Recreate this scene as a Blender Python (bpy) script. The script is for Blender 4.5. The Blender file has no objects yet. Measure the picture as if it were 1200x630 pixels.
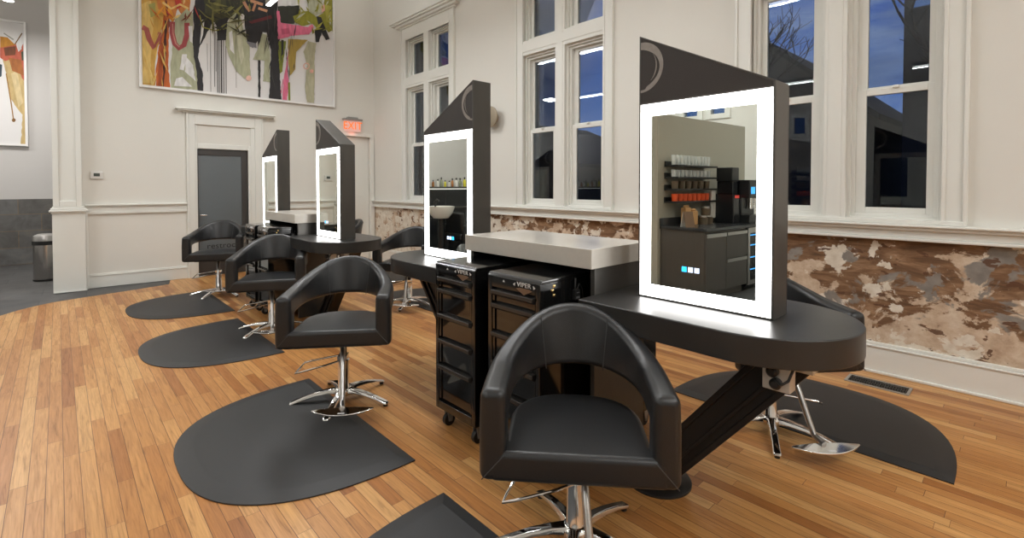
import bpy, bmesh, math, random
from mathutils import Vector, Matrix, Euler
random.seed(7)
PI = math.pi
COL = bpy.context.scene.collection
S = bpy.context.scene

# ------------------------------------------------------------------ materials
def rgb(r, g, b):
    f = lambda c: (c/255/12.92) if c/255 <= .04045 else ((c/255+.055)/1.055)**2.4
    return (f(r), f(g), f(b), 1)

def mat(name, col, rough=.5, metal=0, spec=.5, coat=0, bump=0, bscale=60, emit=None, estr=0, var=0, vscale=3, aniso=None):
    m = bpy.data.materials.new(name); m.use_nodes = True
    nt = m.node_tree; b = nt.nodes['Principled BSDF']
    if len(col) == 3: col = (*col, 1)
    b.inputs['Base Color'].default_value = col
    b.inputs['Roughness'].default_value = rough
    b.inputs['Metallic'].default_value = metal
    b.inputs['Specular IOR Level'].default_value = spec
    b.inputs['Coat Weight'].default_value = coat
    b.inputs['Coat Roughness'].default_value = .08
    if emit:
        b.inputs['Emission Color'].default_value = (*emit[:3], 1); b.inputs['Emission Strength'].default_value = estr
    tc = nt.nodes.new('ShaderNodeTexCoord')
    if bump or var:
        n = nt.nodes.new('ShaderNodeTexNoise'); n.inputs['Scale'].default_value = bscale if bump else vscale
        n.inputs['Detail'].default_value = 4
        src = tc.outputs['Object']
        if aniso:
            mp = nt.nodes.new('ShaderNodeMapping'); mp.inputs['Scale'].default_value = aniso
            nt.links.new(src, mp.inputs['Vector']); src = mp.outputs['Vector']
        nt.links.new(src, n.inputs['Vector'])
        if bump:
            bp = nt.nodes.new('ShaderNodeBump'); bp.inputs['Strength'].default_value = bump; bp.inputs['Distance'].default_value = .004
            nt.links.new(n.outputs['Fac'], bp.inputs['Height']); nt.links.new(bp.outputs['Normal'], b.inputs['Normal'])
        if var:
            n2 = nt.nodes.new('ShaderNodeTexNoise'); n2.inputs['Scale'].default_value = vscale; n2.inputs['Detail'].default_value = 5
            nt.links.new(src, n2.inputs['Vector'])
            mx = nt.nodes.new('ShaderNodeMix'); mx.data_type = 'RGBA'
            mx.inputs['A'].default_value = tuple(c*(1-var) for c in col[:3])+(1,)
            mx.inputs['B'].default_value = tuple(min(1, c*(1+var)) for c in col[:3])+(1,)
            nt.links.new(n2.outputs['Fac'], mx.inputs['Factor']); nt.links.new(mx.outputs['Result'], b.inputs['Base Color'])
    return m

M = {}
M['wall'] = mat('wall_paint', rgb(224,222,215), .75, var=.03, vscale=1.2, bump=.05, bscale=120)
M['wall_grey'] = mat('alcove_paint', rgb(200,197,194), .75, var=.03, vscale=1.2)
M['trim'] = mat('trim_paint', rgb(227,227,221), .42)
M['ceiling'] = mat('ceiling_paint', rgb(238,236,232), .8)
M['leather'] = mat('black_leather', (.014,.0145,.0155), .34, spec=.55, bump=.22, bscale=260)
M['piping'] = mat('leather_piping', (.05,.05,.05), .4)
M['chrome'] = mat('chrome', (.83,.83,.83), .07, 1)
M['steel'] = mat('brushed_steel', (.55,.54,.53), .28, 1, var=.12, vscale=8, aniso=(1,1,30))
M['black_plastic'] = mat('black_plastic', (.012,.012,.012), .4)
M['tower'] = mat('tower_bronze_metal', (.085,.081,.074), .36, .5, var=.2, vscale=10, aniso=(1,1,.2))
M['tower_face'] = mat('tower_face_vinyl', (.036,.029,.026), .5, bump=.25, bscale=220)
M['table'] = mat('dark_tabletop', (.030,.029,.028), .32, .15, var=.25, vscale=5)
M['panel'] = mat('dark_glossy_panel', (.018,.017,.016), .16, .2)
M['beam'] = mat('dark_beam', (.022,.019,.017), .35, .3)
M['slab'] = mat('warm_grey_quartz', rgb(198,193,184), .22, var=.05, vscale=40)
M['cart'] = mat('cart_gloss_black', (.006,.006,.006), .09, spec=.6, coat=.3)
M['cart_in'] = mat('drawer_gloss_black', (.005,.005,.005), .06, spec=.7, coat=.3)
M['handle'] = mat('dark_grey_handle', (.07,.065,.06), .25, .6)
M['brass'] = mat('brass_stud', (.75,.55,.25), .2, 1)
M['badge'] = mat('badge_silver', (.8,.8,.8), .3, .3)
M['badge_dark'] = mat('badge_bronze', (.22,.14,.09), .35, .4)
M['rubber'] = mat('mat_rubber', (.021,.021,.022), .5, bump=.12, bscale=300, var=.12, vscale=3)
M['ring'] = mat('ring_grey', rgb(158,153,148), .6, var=.3, vscale=30)
M['light'] = mat('led_frame', (1,1,1), .5, emit=(1,.985,.96), estr=7)
M['light_off'] = mat('frosted_border_unlit', (.55,.56,.56), .4)
M['led'] = mat('led_diffuser', (1,1,1), .5, emit=(1,.97,.92), estr=9)
M['shelf_led'] = mat('shelf_led', (1,1,1), .5, emit=(1,.97,.92), estr=.9)
M['mirror'] = mat('mirror_silver', (.80,.83,.78), 0.0, 1)
M['btn_blue'] = mat('button_blue', (.05,.3,.9), .4, emit=(.02,.45,1), estr=2.2)
M['btn_white'] = mat('button_white', (.8,.85,1), .4, emit=(.6,.75,1), estr=1.3)
M['galv'] = mat('galvanised_box', (.6,.59,.56), .35, .45, var=.25, vscale=25)
M['door_frame'] = mat('door_dark_frame', (.06,.055,.052), .35, .3)
M['door_glass'] = mat('door_frosted_glass', (.13,.15,.162), .3, spec=.6, var=.1, vscale=2)
M['lettering'] = mat('dark_lettering', (.004,.004,.005), .4)
M['exit_panel'] = mat('exit_panel', (.9,.66,.62), .3, emit=(1,.5,.45), estr=.12)
M['exit_text'] = mat('exit_letters', (1,.2,.02), .4, emit=(1,.15,.005), estr=.8)
M['grey_metal'] = mat('grey_metal', (.35,.35,.34), .4, .7)
M['thermo'] = mat('thermostat_plastic', (.7,.69,.66), .5)
M['lcd'] = mat('thermostat_screen', (.06,.07,.06), .2)
M['vent'] = mat('vent_black', (.02,.018,.017), .4, .4)
M['vent_rim'] = mat('vent_rim', (.42,.4,.38), .35, .7)
M['canvas'] = mat('canvas_white', rgb(222,220,219), .8)
M['art_frame'] = mat('art_frame_white', rgb(232,230,228), .45)
M['sconce'] = mat('sconce_bronze', rgb(150,138,118), .45, .3, var=.1)
M['cabinet'] = mat('cabinet_grey_wood', (.075,.068,.06), .45, var=.15, vscale=6, aniso=(6,6,.4))
M['counter'] = mat('counter_dark', (.04,.042,.045), .25)
M['partition'] = mat('partition_paint', rgb(168,164,150), .75)
M['clear'] = mat('clear_glass', (.85,.88,.86), .05, spec=.8); M['clear'].node_tree.nodes['Principled BSDF'].inputs['Alpha'].default_value = .4
M['orange'] = mat('orange_glaze', rgb(222,86,40), .3)
M['jar'] = mat('jar_contents', rgb(95,80,62), .35)
M['kraft'] = mat('kraft_paper', rgb(196,150,98), .7)
M['towel'] = mat('white_towel', rgb(225,222,215), .9, bump=.4, bscale=150)
M['machine'] = mat('machine_black', (.014,.015,.017), .2)
M['screen'] = mat('blue_screen', (.02,.2,.6), .3, emit=(.05,.4,1), estr=1.5)
M['red_badge'] = mat('red_badge', (.7,.08,.06), .4, emit=(.8,.08,.06), estr=.4)
M['ceramic'] = mat('white_ceramic', rgb(235,232,226), .12)
M['bottle_a'] = mat('bottle_amber', (.35,.13,.03), .2)
M['bottle_b'] = mat('bottle_white', rgb(225,222,215), .3)
M['bottle_c'] = mat('bottle_green', (.25,.27,.18), .25)
M['bottle_d'] = mat('bottle_yellow', rgb(215,205,60), .3)
M['bark'] = mat('bark', (.03,.025,.022), .9)
M['brick_far'] = mat('far_house_wall', (.05,.042,.036), .9, var=.2)
M['roof_far'] = mat('far_house_roof', (.02,.017,.016), .9, var=.2)
M['ground_out'] = mat('outdoor_ground', (.02,.02,.016), .9, var=.3)
M['bin_steel'] = mat('bin_steel', (.5,.48,.46), .22, 1, var=.1, vscale=8)

def nodes(name):
    m = bpy.data.materials.new(name); m.use_nodes = True
    return m, m.node_tree, m.node_tree.nodes, m.node_tree.links, m.node_tree.nodes['Principled BSDF']

def math_n(nt, op, a, b=None):
    n = nt.nodes.new('ShaderNodeMath'); n.operation = op
    for i, v in enumerate((a, b)):
        if v is None: continue
        if isinstance(v, (int, float)): n.inputs[i].default_value = v
        else: nt.links.new(v, n.inputs[i])
    return n.outputs[0]

def ramp(nt, fac, stops, interp='LINEAR'):
    r = nt.nodes.new('ShaderNodeValToRGB'); r.color_ramp.interpolation = interp
    e = r.color_ramp.elements
    while len(e) < len(stops): e.new(.5)
    for el, (p, c) in zip(e, stops): el.position = p; el.color = c if len(c) == 4 else (*c, 1)
    nt.links.new(fac, r.inputs['Fac']); return r.outputs['Color']

def noise(nt, vec, scale, detail=5, rough=.55, dist=0):
    n = nt.nodes.new('ShaderNodeTexNoise'); n.inputs['Scale'].default_value = scale
    n.inputs['Detail'].default_value = detail; n.inputs['Roughness'].default_value = rough; n.inputs['Distortion'].default_value = dist
    nt.links.new(vec, n.inputs['Vector']); return n.outputs['Fac']

def mapping(nt, vec, scale=(1,1,1), rot=(0,0,0), loc=(0,0,0)):
    mp = nt.nodes.new('ShaderNodeMapping'); mp.inputs['Scale'].default_value = scale
    mp.inputs['Rotation'].default_value = rot; mp.inputs['Location'].default_value = loc
    nt.links.new(vec, mp.inputs['Vector']); return mp.outputs['Vector']

def mixc(nt, fac, a, b, blend='MIX'):
    mx = nt.nodes.new('ShaderNodeMix'); mx.data_type = 'RGBA'; mx.blend_type = blend
    for k, v in (('Factor', fac), ('A', a), ('B', b)):
        if isinstance(v, (int, float)): mx.inputs[k].default_value = v
        elif isinstance(v, tuple): mx.inputs[k].default_value = v if len(v) == 4 else (*v, 1)
        else: nt.links.new(v, mx.inputs[k])
    return mx.outputs['Result']

def wood_floor():
    m, nt, N, L, b = nodes('oak_plank_floor')
    tc = N.new('ShaderNodeTexCoord')
    v = mapping(nt, tc.outputs['Object'], rot=(0, 0, -.03))
    sp = N.new('ShaderNodeSeparateXYZ'); L.new(v, sp.inputs[0])
    Wd, Ln = .064, .78
    xr = math_n(nt, 'DIVIDE', sp.outputs['X'], Wd); row = math_n(nt, 'FLOOR', xr)
    fx = math_n(nt, 'SUBTRACT', xr, row)
    wn = N.new('ShaderNodeTexWhiteNoise'); wn.noise_dimensions = '1D'; L.new(row, wn.inputs['W'])
    yy = math_n(nt, 'ADD', math_n(nt, 'MULTIPLY', math_n(nt, 'DIVIDE', sp.outputs['Y'], Ln), math_n(nt, 'ADD', .55, math_n(nt, 'MULTIPLY', wn.outputs['Value'], .75))), math_n(nt, 'MULTIPLY', wn.outputs['Value'], 47.3))
    pid = math_n(nt, 'FLOOR', yy); fy = math_n(nt, 'SUBTRACT', yy, pid)
    cb = N.new('ShaderNodeCombineXYZ'); L.new(row, cb.inputs[0]); L.new(pid, cb.inputs[1])
    w2 = N.new('ShaderNodeTexWhiteNoise'); w2.noise_dimensions = '3D'; L.new(cb.outputs[0], w2.inputs['Vector'])
    base = ramp(nt, w2.outputs['Value'], [(0, rgb(160,102,52)), (.12, rgb(182,124,68)), (.45, rgb(196,141,82)), (.75, rgb(206,153,93)), (1, rgb(216,168,108))])
    # grain: stretched noise, shifted plank by plank
    add = N.new('ShaderNodeVectorMath'); add.operation = 'ADD'; L.new(v, add.inputs[0])
    sc = N.new('ShaderNodeVectorMath'); sc.operation = 'SCALE'; L.new(w2.outputs['Color'], sc.inputs[0]); sc.inputs['Scale'].default_value = 9
    L.new(sc.outputs[0], add.inputs[1])
    g1 = noise(nt, mapping(nt, add.outputs[0], (32, 1.7, 1)), 1.6, 7, .62, 1.4)
    g2 = noise(nt, mapping(nt, add.outputs[0], (130, 4, 1)), 1.5, 4, .6)
    gc = ramp(nt, g1, [(.28, (.52,.48,.44)), (.42, (.86,.84,.82)), (.55, (.98,.98,.98)), (.7, (1.08,1.08,1.08))])
    c = mixc(nt, 1.0, base, gc, 'MULTIPLY')
    c = mixc(nt, .5, c, ramp(nt, g2, [(.3, (.72,.66,.6)), (.6, (1,1,1))]), 'MULTIPLY')
    big = noise(nt, v, .5, 3)
    c = mixc(nt, .35, c, ramp(nt, big, [(.35, (.8,.76,.72)), (.65, (1.05,1.02,1))]), 'MULTIPLY')
    ex = math_n(nt, 'MINIMUM', fx, math_n(nt, 'SUBTRACT', 1, fx))
    ey = math_n(nt, 'MINIMUM', fy, math_n(nt, 'SUBTRACT', 1, fy))
    gx = math_n(nt, 'LESS_THAN', ex, .022); gy = math_n(nt, 'LESS_THAN', ey, .0011)
    gap = math_n(nt, 'MAXIMUM', gx, gy)
    c = mixc(nt, math_n(nt, 'MULTIPLY', gap, .78), c, rgb(70,38,18))
    L.new(c, b.inputs['Base Color'])
    L.new(ramp(nt, g1, [(.3, (.42,.42,.42)), (.7, (.3,.3,.3))]), b.inputs['Roughness'])
    b.inputs['Specular IOR Level'].default_value = .4
    bp = N.new('ShaderNodeBump'); bp.inputs['Strength'].default_value = .25; bp.inputs['Distance'].default_value = .002
    L.new(math_n(nt, 'SUBTRACT', math_n(nt, 'MULTIPLY', g1, .35), gap), bp.inputs['Height']); L.new(bp.outputs['Normal'], b.inputs['Normal'])
    return m
M['wood'] = wood_floor()

def slate(name, cols, sx, sy, joint, rough=.5, axis=False):
    m, nt, N, L, b = nodes(name)
    tc = N.new('ShaderNodeTexCoord'); v = tc.outputs['Object']
    if axis: v = mapping(nt, v, rot=(PI/2, 0, 0))
    br = N.new('ShaderNodeTexBrick'); br.inputs['Scale'].default_value = 1
    br.inputs['Brick Width'].default_value = sx; br.inputs['Row Height'].default_value = sy
    br.inputs['Mortar Size'].default_value = .006; br.inputs['Mortar Smooth'].default_value = .2
    br.inputs['Color1'].default_value = cols[0]; br.inputs['Color2'].default_value = cols[1]; br.inputs['Mortar'].default_value = joint
    L.new(v, br.inputs['Vector'])
    n = noise(nt, v, 3.2, 7, .65, .6)
    c = mixc(nt, .8, br.outputs['Color'], ramp(nt, n, [(.3, (.55,.52,.5)), (.55, (1,1,1)), (.75, (1.35,1.25,1.12))]), 'MULTIPLY')
    L.new(c, b.inputs['Base Color']); b.inputs['Roughness'].default_value = rough
    return m
M['slate_floor'] = slate('grey_slate_floor', (rgb(84,83,82), rgb(75,75,75)), .9, .45, rgb(62,62,62), .6)
M['slate_wall'] = slate('grey_stone_tiles', (rgb(112,112,111), rgb(98,96,93)), .62, .31, rgb(128,112,92), .6, True)

def plaster():
    m, nt, N, L, b = nodes('weathered_plaster')
    tc = N.new('ShaderNodeTexCoord'); v = tc.outputs['Object']
    v2 = mapping(nt, v, (1, 1, 1.25))
    vs = mapping(nt, v, (1, .55, 2.4))
    nb = noise(nt, vs, 5.5, 9, .66, .8)
    brown = ramp(nt, nb, [(.25, rgb(70,49,33)), (.42, rgb(108,79,54)), (.55, rgb(134,102,74)), (.7, rgb(170,138,108))])
    # horizontal scraped strokes
    st = noise(nt, mapping(nt, v, (1, .7, 9)), 3.5, 7, .62, .6)
    brown = mixc(nt, .45, brown, ramp(nt, st, [(.35, (.6,.55,.5)), (.6, (1.1,1.08,1.05))]), 'MULTIPLY')
    # beige skim coat
    nk = noise(nt, mapping(nt, v2, loc=(3.1,1.7,.4)), 3.4, 12, .64, .35)
    sp = N.new('ShaderNodeSeparateXYZ'); L.new(v, sp.inputs[0])
    low = math_n(nt, 'MULTIPLY', math_n(nt, 'SUBTRACT', .68, sp.outputs['Z']), .22)
    far = math_n(nt, 'MULTIPLY', math_n(nt, 'SUBTRACT', sp.outputs['Y'], 1.8), .018)
    nk2 = math_n(nt, 'ADD', math_n(nt, 'ADD', nk, low), far)
    beige = ramp(nt, noise(nt, v, 9, 6, .65), [(.3, rgb(172,146,122)), (.5, rgb(200,178,154)), (.7, rgb(218,203,183))])
    c = mixc(nt, ramp(nt, nk2, [(.50, (0,0,0)), (.53, (1,1,1))]), brown, beige)
    # pale plaster islands
    nw = noise(nt, mapping(nt, v2, loc=(7,2.9,2)), 4.2, 12, .6, .2)
    white = ramp(nt, noise(nt, v, 14, 5), [(.3, rgb(206,194,176)), (.7, rgb(232,225,212))])
    c = mixc(nt, ramp(nt, math_n(nt, 'ADD', nw, far), [(.548, (0,0,0)), (.566, (1,1,1))]), c, white)
    # grey cement patches
    ng = noise(nt, mapping(nt, v2, loc=(1,8.3,5)), 2.6, 10, .56, .45)
    grey = ramp(nt, noise(nt, v, 12, 5), [(.3, rgb(118,112,106)), (.7, rgb(146,140,132))])
    farc = math_n(nt, 'MULTIPLY', math_n(nt, 'MAXIMUM', math_n(nt, 'SUBTRACT', sp.outputs['Y'], 1.9), 0), .05)
    c = mixc(nt, ramp(nt, math_n(nt, 'SUBTRACT', ng, farc), [(.55, (0,0,0)), (.572, (1,1,1))]), c, grey)
    # dark chips
    nd = noise(nt, mapping(nt, v, (1,.8,1.6), loc=(4,4,4)), 9, 4, .5, .3)
    c = mixc(nt, ramp(nt, nd, [(.635, (0,0,0)), (.65, (.9,.9,.9))]), c, rgb(92,60,38))
    L.new(c, b.inputs['Base Color']); b.inputs['Roughness'].default_value = .8
    bp = N.new('ShaderNodeBump'); bp.inputs['Strength'].default_value = .5; bp.inputs['Distance'].default_value = .012
    L.new(math_n(nt, 'ADD', nk, math_n(nt, 'MULTIPLY', nb, .6)), bp.inputs['Height']); L.new(bp.outputs['Normal'], b.inputs['Normal'])
    return m
M['plaster'] = plaster()

def pane_mat():
    m = bpy.data.materials.new('window_glass'); m.use_nodes = True
    nt = m.node_tree; N = nt.nodes; L = nt.links; N.remove(N['Principled BSDF'])
    t = N.new('ShaderNodeBsdfTransparent'); t.inputs[0].default_value = (.93,.95,.95,1)
    g = N.new('ShaderNodeBsdfGlossy'); g.inputs['Roughness'].default_value = 0; g.inputs['Color'].default_value = (.8,.82,.85,1)
    f = N.new('ShaderNodeFresnel'); f.inputs['IOR'].default_value = 1.5
    mm = nt.nodes.new('ShaderNodeMath'); mm.operation = 'MULTIPLY'; mm.inputs[1].default_value = .9; mm.use_clamp = True
    L.new(f.outputs[0], mm.inputs[0])
    mx = N.new('ShaderNodeMixShader'); L.new(mm.outputs[0], mx.inputs[0]); L.new(t.outputs[0], mx.inputs[1]); L.new(g.outputs[0], mx.inputs[2])
    L.new(mx.outputs[0], N['Material Output'].inputs[0])
    return m
M['pane'] = pane_mat()

_pc = {}
def paint(c):
    if c not in _pc: _pc[c] = mat('paint_%d_%d_%d' % c, rgb(*c), .65, var=.42, vscale=5, aniso=(5,1,1.3))
    return _pc[c]

# ------------------------------------------------------------------ mesh helpers
class MB:
    def __init__(s): s.v = []; s.f = []; s.mi = []
    def add(s, vs, fs, mi=0):
        o = len(s.v); s.v += [tuple(p) for p in vs]; s.f += [[i+o for i in f] for f in fs]; s.mi += [mi]*len(fs); return s
    def box(s, x0, x1, y0, y1, z0, z1, mi=0):
        return s.add([(x0,y0,z0),(x1,y0,z0),(x1,y1,z0),(x0,y1,z0),(x0,y0,z1),(x1,y0,z1),(x1,y1,z1),(x0,y1,z1)],
                     [(0,3,2,1),(4,5,6,7),(0,1,5,4),(1,2,6,5),(2,3,7,6),(3,0,4,7)], mi)
    def prism(s, poly, a0, a1, axis='z', mi=0):
        n = len(poly)
        def P(p, a): return {'z': (p[0],p[1],a), 'x': (a,p[0],p[1]), 'y': (p[0],a,p[1])}[axis]
        vs = [P(p, a0) for p in poly]+[P(p, a1) for p in poly]
        fs = [list(range(n))[::-1], list(range(n, 2*n))]+[(i, (i+1) % n, n+(i+1) % n, n+i) for i in range(n)]
        return s.add(vs, fs, mi)
    def tube(s, pts, r, n=12, closed=False, mi=0, caps=True):
        P = [Vector(p) for p in pts]; rs = r if isinstance(r, (list, tuple)) else [r]*len(P)
        k = len(P); ring = []; up = None
        for i in range(k):
            a = P[(i-1) % k] if (closed or i > 0) else P[i]; b = P[(i+1) % k] if (closed or i < k-1) else P[i]
            d = (b-a).normalized()
            if up is None: up = Vector((0,0,1)) if abs(d.z) < .9 else Vector((1,0,0))
            x = d.cross(up)
            if x.length < 1e-5: x = d.cross(Vector((.3,1,.2)))
            x.normalize(); y = x.cross(d); up = y
            ring.append([P[i]+x*math.cos(t*2*PI/n)*rs[i]+y*math.sin(t*2*PI/n)*rs[i] for t in range(n)])
        vs = [p for R in ring for p in R]; fs = []
        for i in range(k if closed else k-1):
            j = (i+1) % k
            for t in range(n): fs.append((i*n+t, i*n+(t+1) % n, j*n+(t+1) % n, j*n+t))
        if caps and not closed: fs += [list(range(n))[::-1], [(k-1)*n+t for t in range(n)]]
        return s.add(vs, fs, mi)
    def cyl(s, p0, p1, r, n=24, r1=None, mi=0): return s.tube([p0, p1], [r, r if r1 is None else r1], n, mi=mi)
    def lathe(s, prof, c=(0,0,0), n=28, mi=0):
        vs = []; fs = []; m = len(prof)
        for t in range(n):
            a = 2*PI*t/n
            for (r, z) in prof: vs.append((c[0]+r*math.cos(a), c[1]+r*math.sin(a), c[2]+z))
        for t in range(n):
            u = (t+1) % n
            for i in range(m-1): fs.append((t*m+i, u*m+i, u*m+i+1, t*m+i+1))
        return s.add(vs, fs, mi)
    def build(s, name, m, parent=None, bevel=0, seg=2, smooth=False, loc=None, ang=35, kind=None):
        me = bpy.data.meshes.new(name); me.from_pydata(s.v, [], s.f); me.update()
        bm = bmesh.new(); bm.from_mesh(me)
        if smooth: bmesh.ops.remove_doubles(bm, verts=bm.verts, dist=1e-6)
        bmesh.ops.recalc_face_normals(bm, faces=bm.faces); bm.to_mesh(me); bm.free()
        ms = m if isinstance(m, (list, tuple)) else [m]
        for q in ms: me.materials.append(q)
        if len(ms) > 1 and len(me.polygons) == len(s.mi):
            for p, i in zip(me.polygons, s.mi): p.material_index = i
        o = bpy.data.objects.new(name, me); COL.objects.link(o)
        if parent: o.parent = parent
        if loc: o.location = loc
        if smooth or bevel:
            for p in me.polygons: p.use_smooth = True
            me.set_sharp_from_angle(angle=math.radians(ang))
        if bevel:
            b = o.modifiers.new('bevel', 'BEVEL'); b.width = bevel; b.segments = seg; b.limit_method = 'ANGLE'; b.angle_limit = math.radians(ang)
            b.harden_normals = False; b.use_clamp_overlap = True
            for p in me.polygons: p.use_smooth = True
            w = o.modifiers.new('wn', 'WEIGHTED_NORMAL'); w.keep_sharp = False
        if kind: o['kind'] = kind
        return o

def thing(name, label, cat, loc=(0,0,0), rz=0, group=None):
    o = bpy.data.objects.new(name, None); COL.objects.link(o); o.empty_display_size = .1
    o.location = loc; o.rotation_euler = (0,0,rz); o['label'] = label; o['category'] = cat
    if group: o['group'] = group
    return o
def tag(o, label, cat, group=None):
    o['label'] = label; o['category'] = cat
    if group: o['group'] = group
    return o
def struct(name, loc=(0,0,0), rz=0):
    o = bpy.data.objects.new(name, None); COL.objects.link(o); o.location = loc; o.rotation_euler = (0,0,rz); o['kind'] = 'structure'; return o
def copy_tree(o, parent=None):
    c = o.copy(); COL.objects.link(c)
    if parent: c.parent = parent
    for ch in list(o.children): copy_tree(ch, c)
    return c
def text(name, s, size, m, parent, loc, rot, ext=.001, align='CENTER', sx=1):
    cu = bpy.data.curves.new(name, 'FONT'); cu.body = s; cu.size = size; cu.extrude = ext; cu.align_x = align; cu.align_y = 'CENTER'
    cu.materials.append(m); cu.space_character = 1.05
    tmp = bpy.data.objects.new('tmp_text', cu); COL.objects.link(tmp)
    dg = bpy.context.evaluated_depsgraph_get(); dg.update()
    me = bpy.data.meshes.new_from_object(tmp.evaluated_get(dg)); me.name = name
    bpy.data.objects.remove(tmp); bpy.data.curves.remove(cu)
    me.transform(Matrix.Diagonal((sx,1,1,1)))
    o = bpy.data.objects.new(name, me); COL.objects.link(o); o.parent = parent; o.location = loc; o.rotation_euler = rot
    return o

# ------------------------------------------------------------------ camera (1200 x 630 frame)
cam = bpy.data.cameras.new('camera'); co = bpy.data.objects.new('camera', cam); COL.objects.link(co)
cam.sensor_width = 36; cam.lens = 570/1200*36; cam.shift_y = -85/1200; cam.clip_start = .05; cam.clip_end = 300
co.location = (0,0,1.45); co.rotation_euler = (math.radians(90-1.2), 0, math.radians(-41.3))
S.camera = co

CEIL = 5.6
# ------------------------------------------------------------------ floors
edge = [(-1.35,-4.0),(-1.35,4.2),(-1.28,5.6),(-1.1,6.8),(-.9,7.5),(-.73,7.86),(-.6,8.07),(-.48,8.2),(-.32,8.33),(-.01,8.44),(.43,8.57),(.92,8.74),(.98,9.135)]
wood = MB(); pts = edge+[(5.0,9.6),(5.0,-4.0)]
wood.add([(x,y,0) for x,y in pts], [list(range(len(pts)))])
wood.build('floor', M['wood'], kind='structure')
g = MB(); pts = [(-6.2,-4.0)]+edge+[(.98,9.2),(.98,13.2),(-6.2,13.2)]
g.add([(x,y,-.004) for x,y in pts], [list(range(len(pts)))])
g.build('floor_slate', M['slate_floor'], kind='structure')

# ------------------------------------------------------------------ window wall (slightly skewed to the back wall, as in the photo)
TH = math.atan(.0325)
WR = struct('wall_right', (4.655,0,0), TH)
PAIRS = [(1.25, 1), (4.21, 2), (7.225, 3)]
w = MB()
cuts = [-4.2]
for c, _ in PAIRS: cuts += [c-.67, c+.67]
cuts += [9.2]
for i in range(0, len(cuts), 2): w.box(0, .3, cuts[i], cuts[i+1], 1.05, CEIL)
for c, _ in PAIRS:
    w.box(0, .3, c-.67, c+.67, 1.05, 1.185); w.box(0, .3, c-.67, c+.67, 4.16, CEIL)
w.build('upper_wall', M['wall'], WR)
lw = MB(); lw.box(.01, .3, -4.2, 9.2, 0, 1.06); lw.build('wall_right_plaster', M['plaster'], kind='structure').matrix_world = Matrix.Translation((4.655,0,0)) @ Matrix.Rotation(TH, 4, 'Z')
# chair rail
r = MB()
r.box(-.085, 0, -4.2, 9.17, 1.148, 1.168); r.box(-.06, 0, -4.2, 9.17, 1.122, 1.148); r.box(-.035, 0, -4.2, 9.17, 1.066, 1.122); r.box(-.05, 0, -4.2, 9.17, 1.043, 1.066)
o = r.build('trim_1', M['trim'], bevel=.006, kind='structure'); o.location = (4.655,0,0); o.rotation_euler.z = TH
b = MB(); b.box(-.022, .02, -4.2, 9.17, 0, .20); b.box(-.03, .02, -4.2, 9.17, .2, .215); b.box(-.016, .02, -4.2, 9.17, .215, .237); b.box(-.036, -.02, -4.2, 9.17, 0, .02)
o = b.build('baseboard_right', M['trim'], bevel=.004, kind='structure'); o.location = (4.655,0,0); o.rotation_euler.z = TH

def window(c, num):
    W = struct('window_%d' % num, (4.655-math.sin(TH)*c, math.cos(TH)*c, 0), TH)
    f = MB()
    for s in (-1, 1):
        a, bb = sorted((s*.66, s*.80)); f.box(-.028, .0, a, bb, 1.168, 4.28)
        a, bb = sorted((s*.775, s*.80)); f.box(-.045, -.028, a, bb, 1.168, 4.28)
        a, bb = sorted((s*.66, s*.685)); f.box(-.036, -.028, a, bb, 1.168, 4.10)
    f.box(-.028, .0, -.66, .66, 4.07, 4.28)
    f.build('casing', M['trim'], W, bevel=.004)
    m = MB(); m.box(-.028, .12, -.078, .078, 1.168, 4.08); m.box(-.034, .12, -.05, .05, 1.168, 4.08)
    m.box(-.0279, .12, -.66, .66, 3.205, 3.395); m.box(-.035, .12, -.66, .66, 3.25, 3.36)
    m.build('mullion', M['trim'], W, bevel=.003)
    k = MB(); k.box(-.05, 0, -.84, .84, 4.28, 4.31); k.box(-.09, 0, -.92, .92, 4.31, 4.35); k.box(-.13, 0, -1.0, 1.0, 4.35, 4.385); k.box(-.15, 0, -1.04, 1.04, 4.385, 4.42)
    k.build('cornice', M['trim'], W, bevel=.006)
    sl = MB(); sl.box(-.05, .12, -.78, .78, 1.168, 1.2); sl.build('sill', M['trim'], W, bevel=.005)
    for s in (-1, 1):
        u0, u1 = sorted((s*.078, s*.66))
        j = MB()
        def ring(z0, z1, ins0, ins1, d0, d1):
            j.box(d0, d1, u0+ins0, u0+ins1, z0+ins0, z1-ins0); j.box(d0, d1, u1-ins1, u1-ins0, z0+ins0, z1-ins0)
            j.box(d0, d1, u0+ins1, u1-ins1, z0+ins0, z0+ins1); j.box(d0, d1, u0+ins1, u1-ins1, z1-ins1, z1-ins0)
        ring(1.19, 3.205, 0, .024, .022, .13); ring(1.19, 3.205, .024, .05, .055, .13)
        ring(3.395, 4.075, 0, .022, .022, .13); ring(3.395, 4.075, .022, .045, .055, .13)
        j.build('jamb', M['trim'], W, bevel=.002)
        def sash(name, z0, z1, gz0, gz1, d):
            q = MB(); a, bb = u0+.05, u1-.05; g0, g1 = s*.38-.187, s*.38+.187
            q.box(d, d+.035, a, g0, z0, z1); q.box(d, d+.035, g1, bb, z0, z1); q.box(d, d+.035, g0, g1, z0, gz0); q.box(d, d+.035, g0, g1, gz1, z1)
            sh = q.build(name, M['trim'], W, bevel=.003)
            p = MB(); p.box(d+.014, d+.02, g0-.004, g1+.004, gz0-.004, gz1+.004); p.build('pane', M['pane'], sh)
            return sh
        sash('sash', 1.24, 2.215, 1.285, 2.165, .07)
        sash('sash', 2.19, 3.155, 2.235, 3.125, .108)
        sash('transom_sash', 3.415, 4.04, 3.46, 4.005, .09)
        lk = MB(); lk.box(.05, .075, s*.38-.02, s*.38+.02, 2.205, 2.228); lk.build('sash_lock', M['trim'], W, bevel=.006)
    return W
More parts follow.
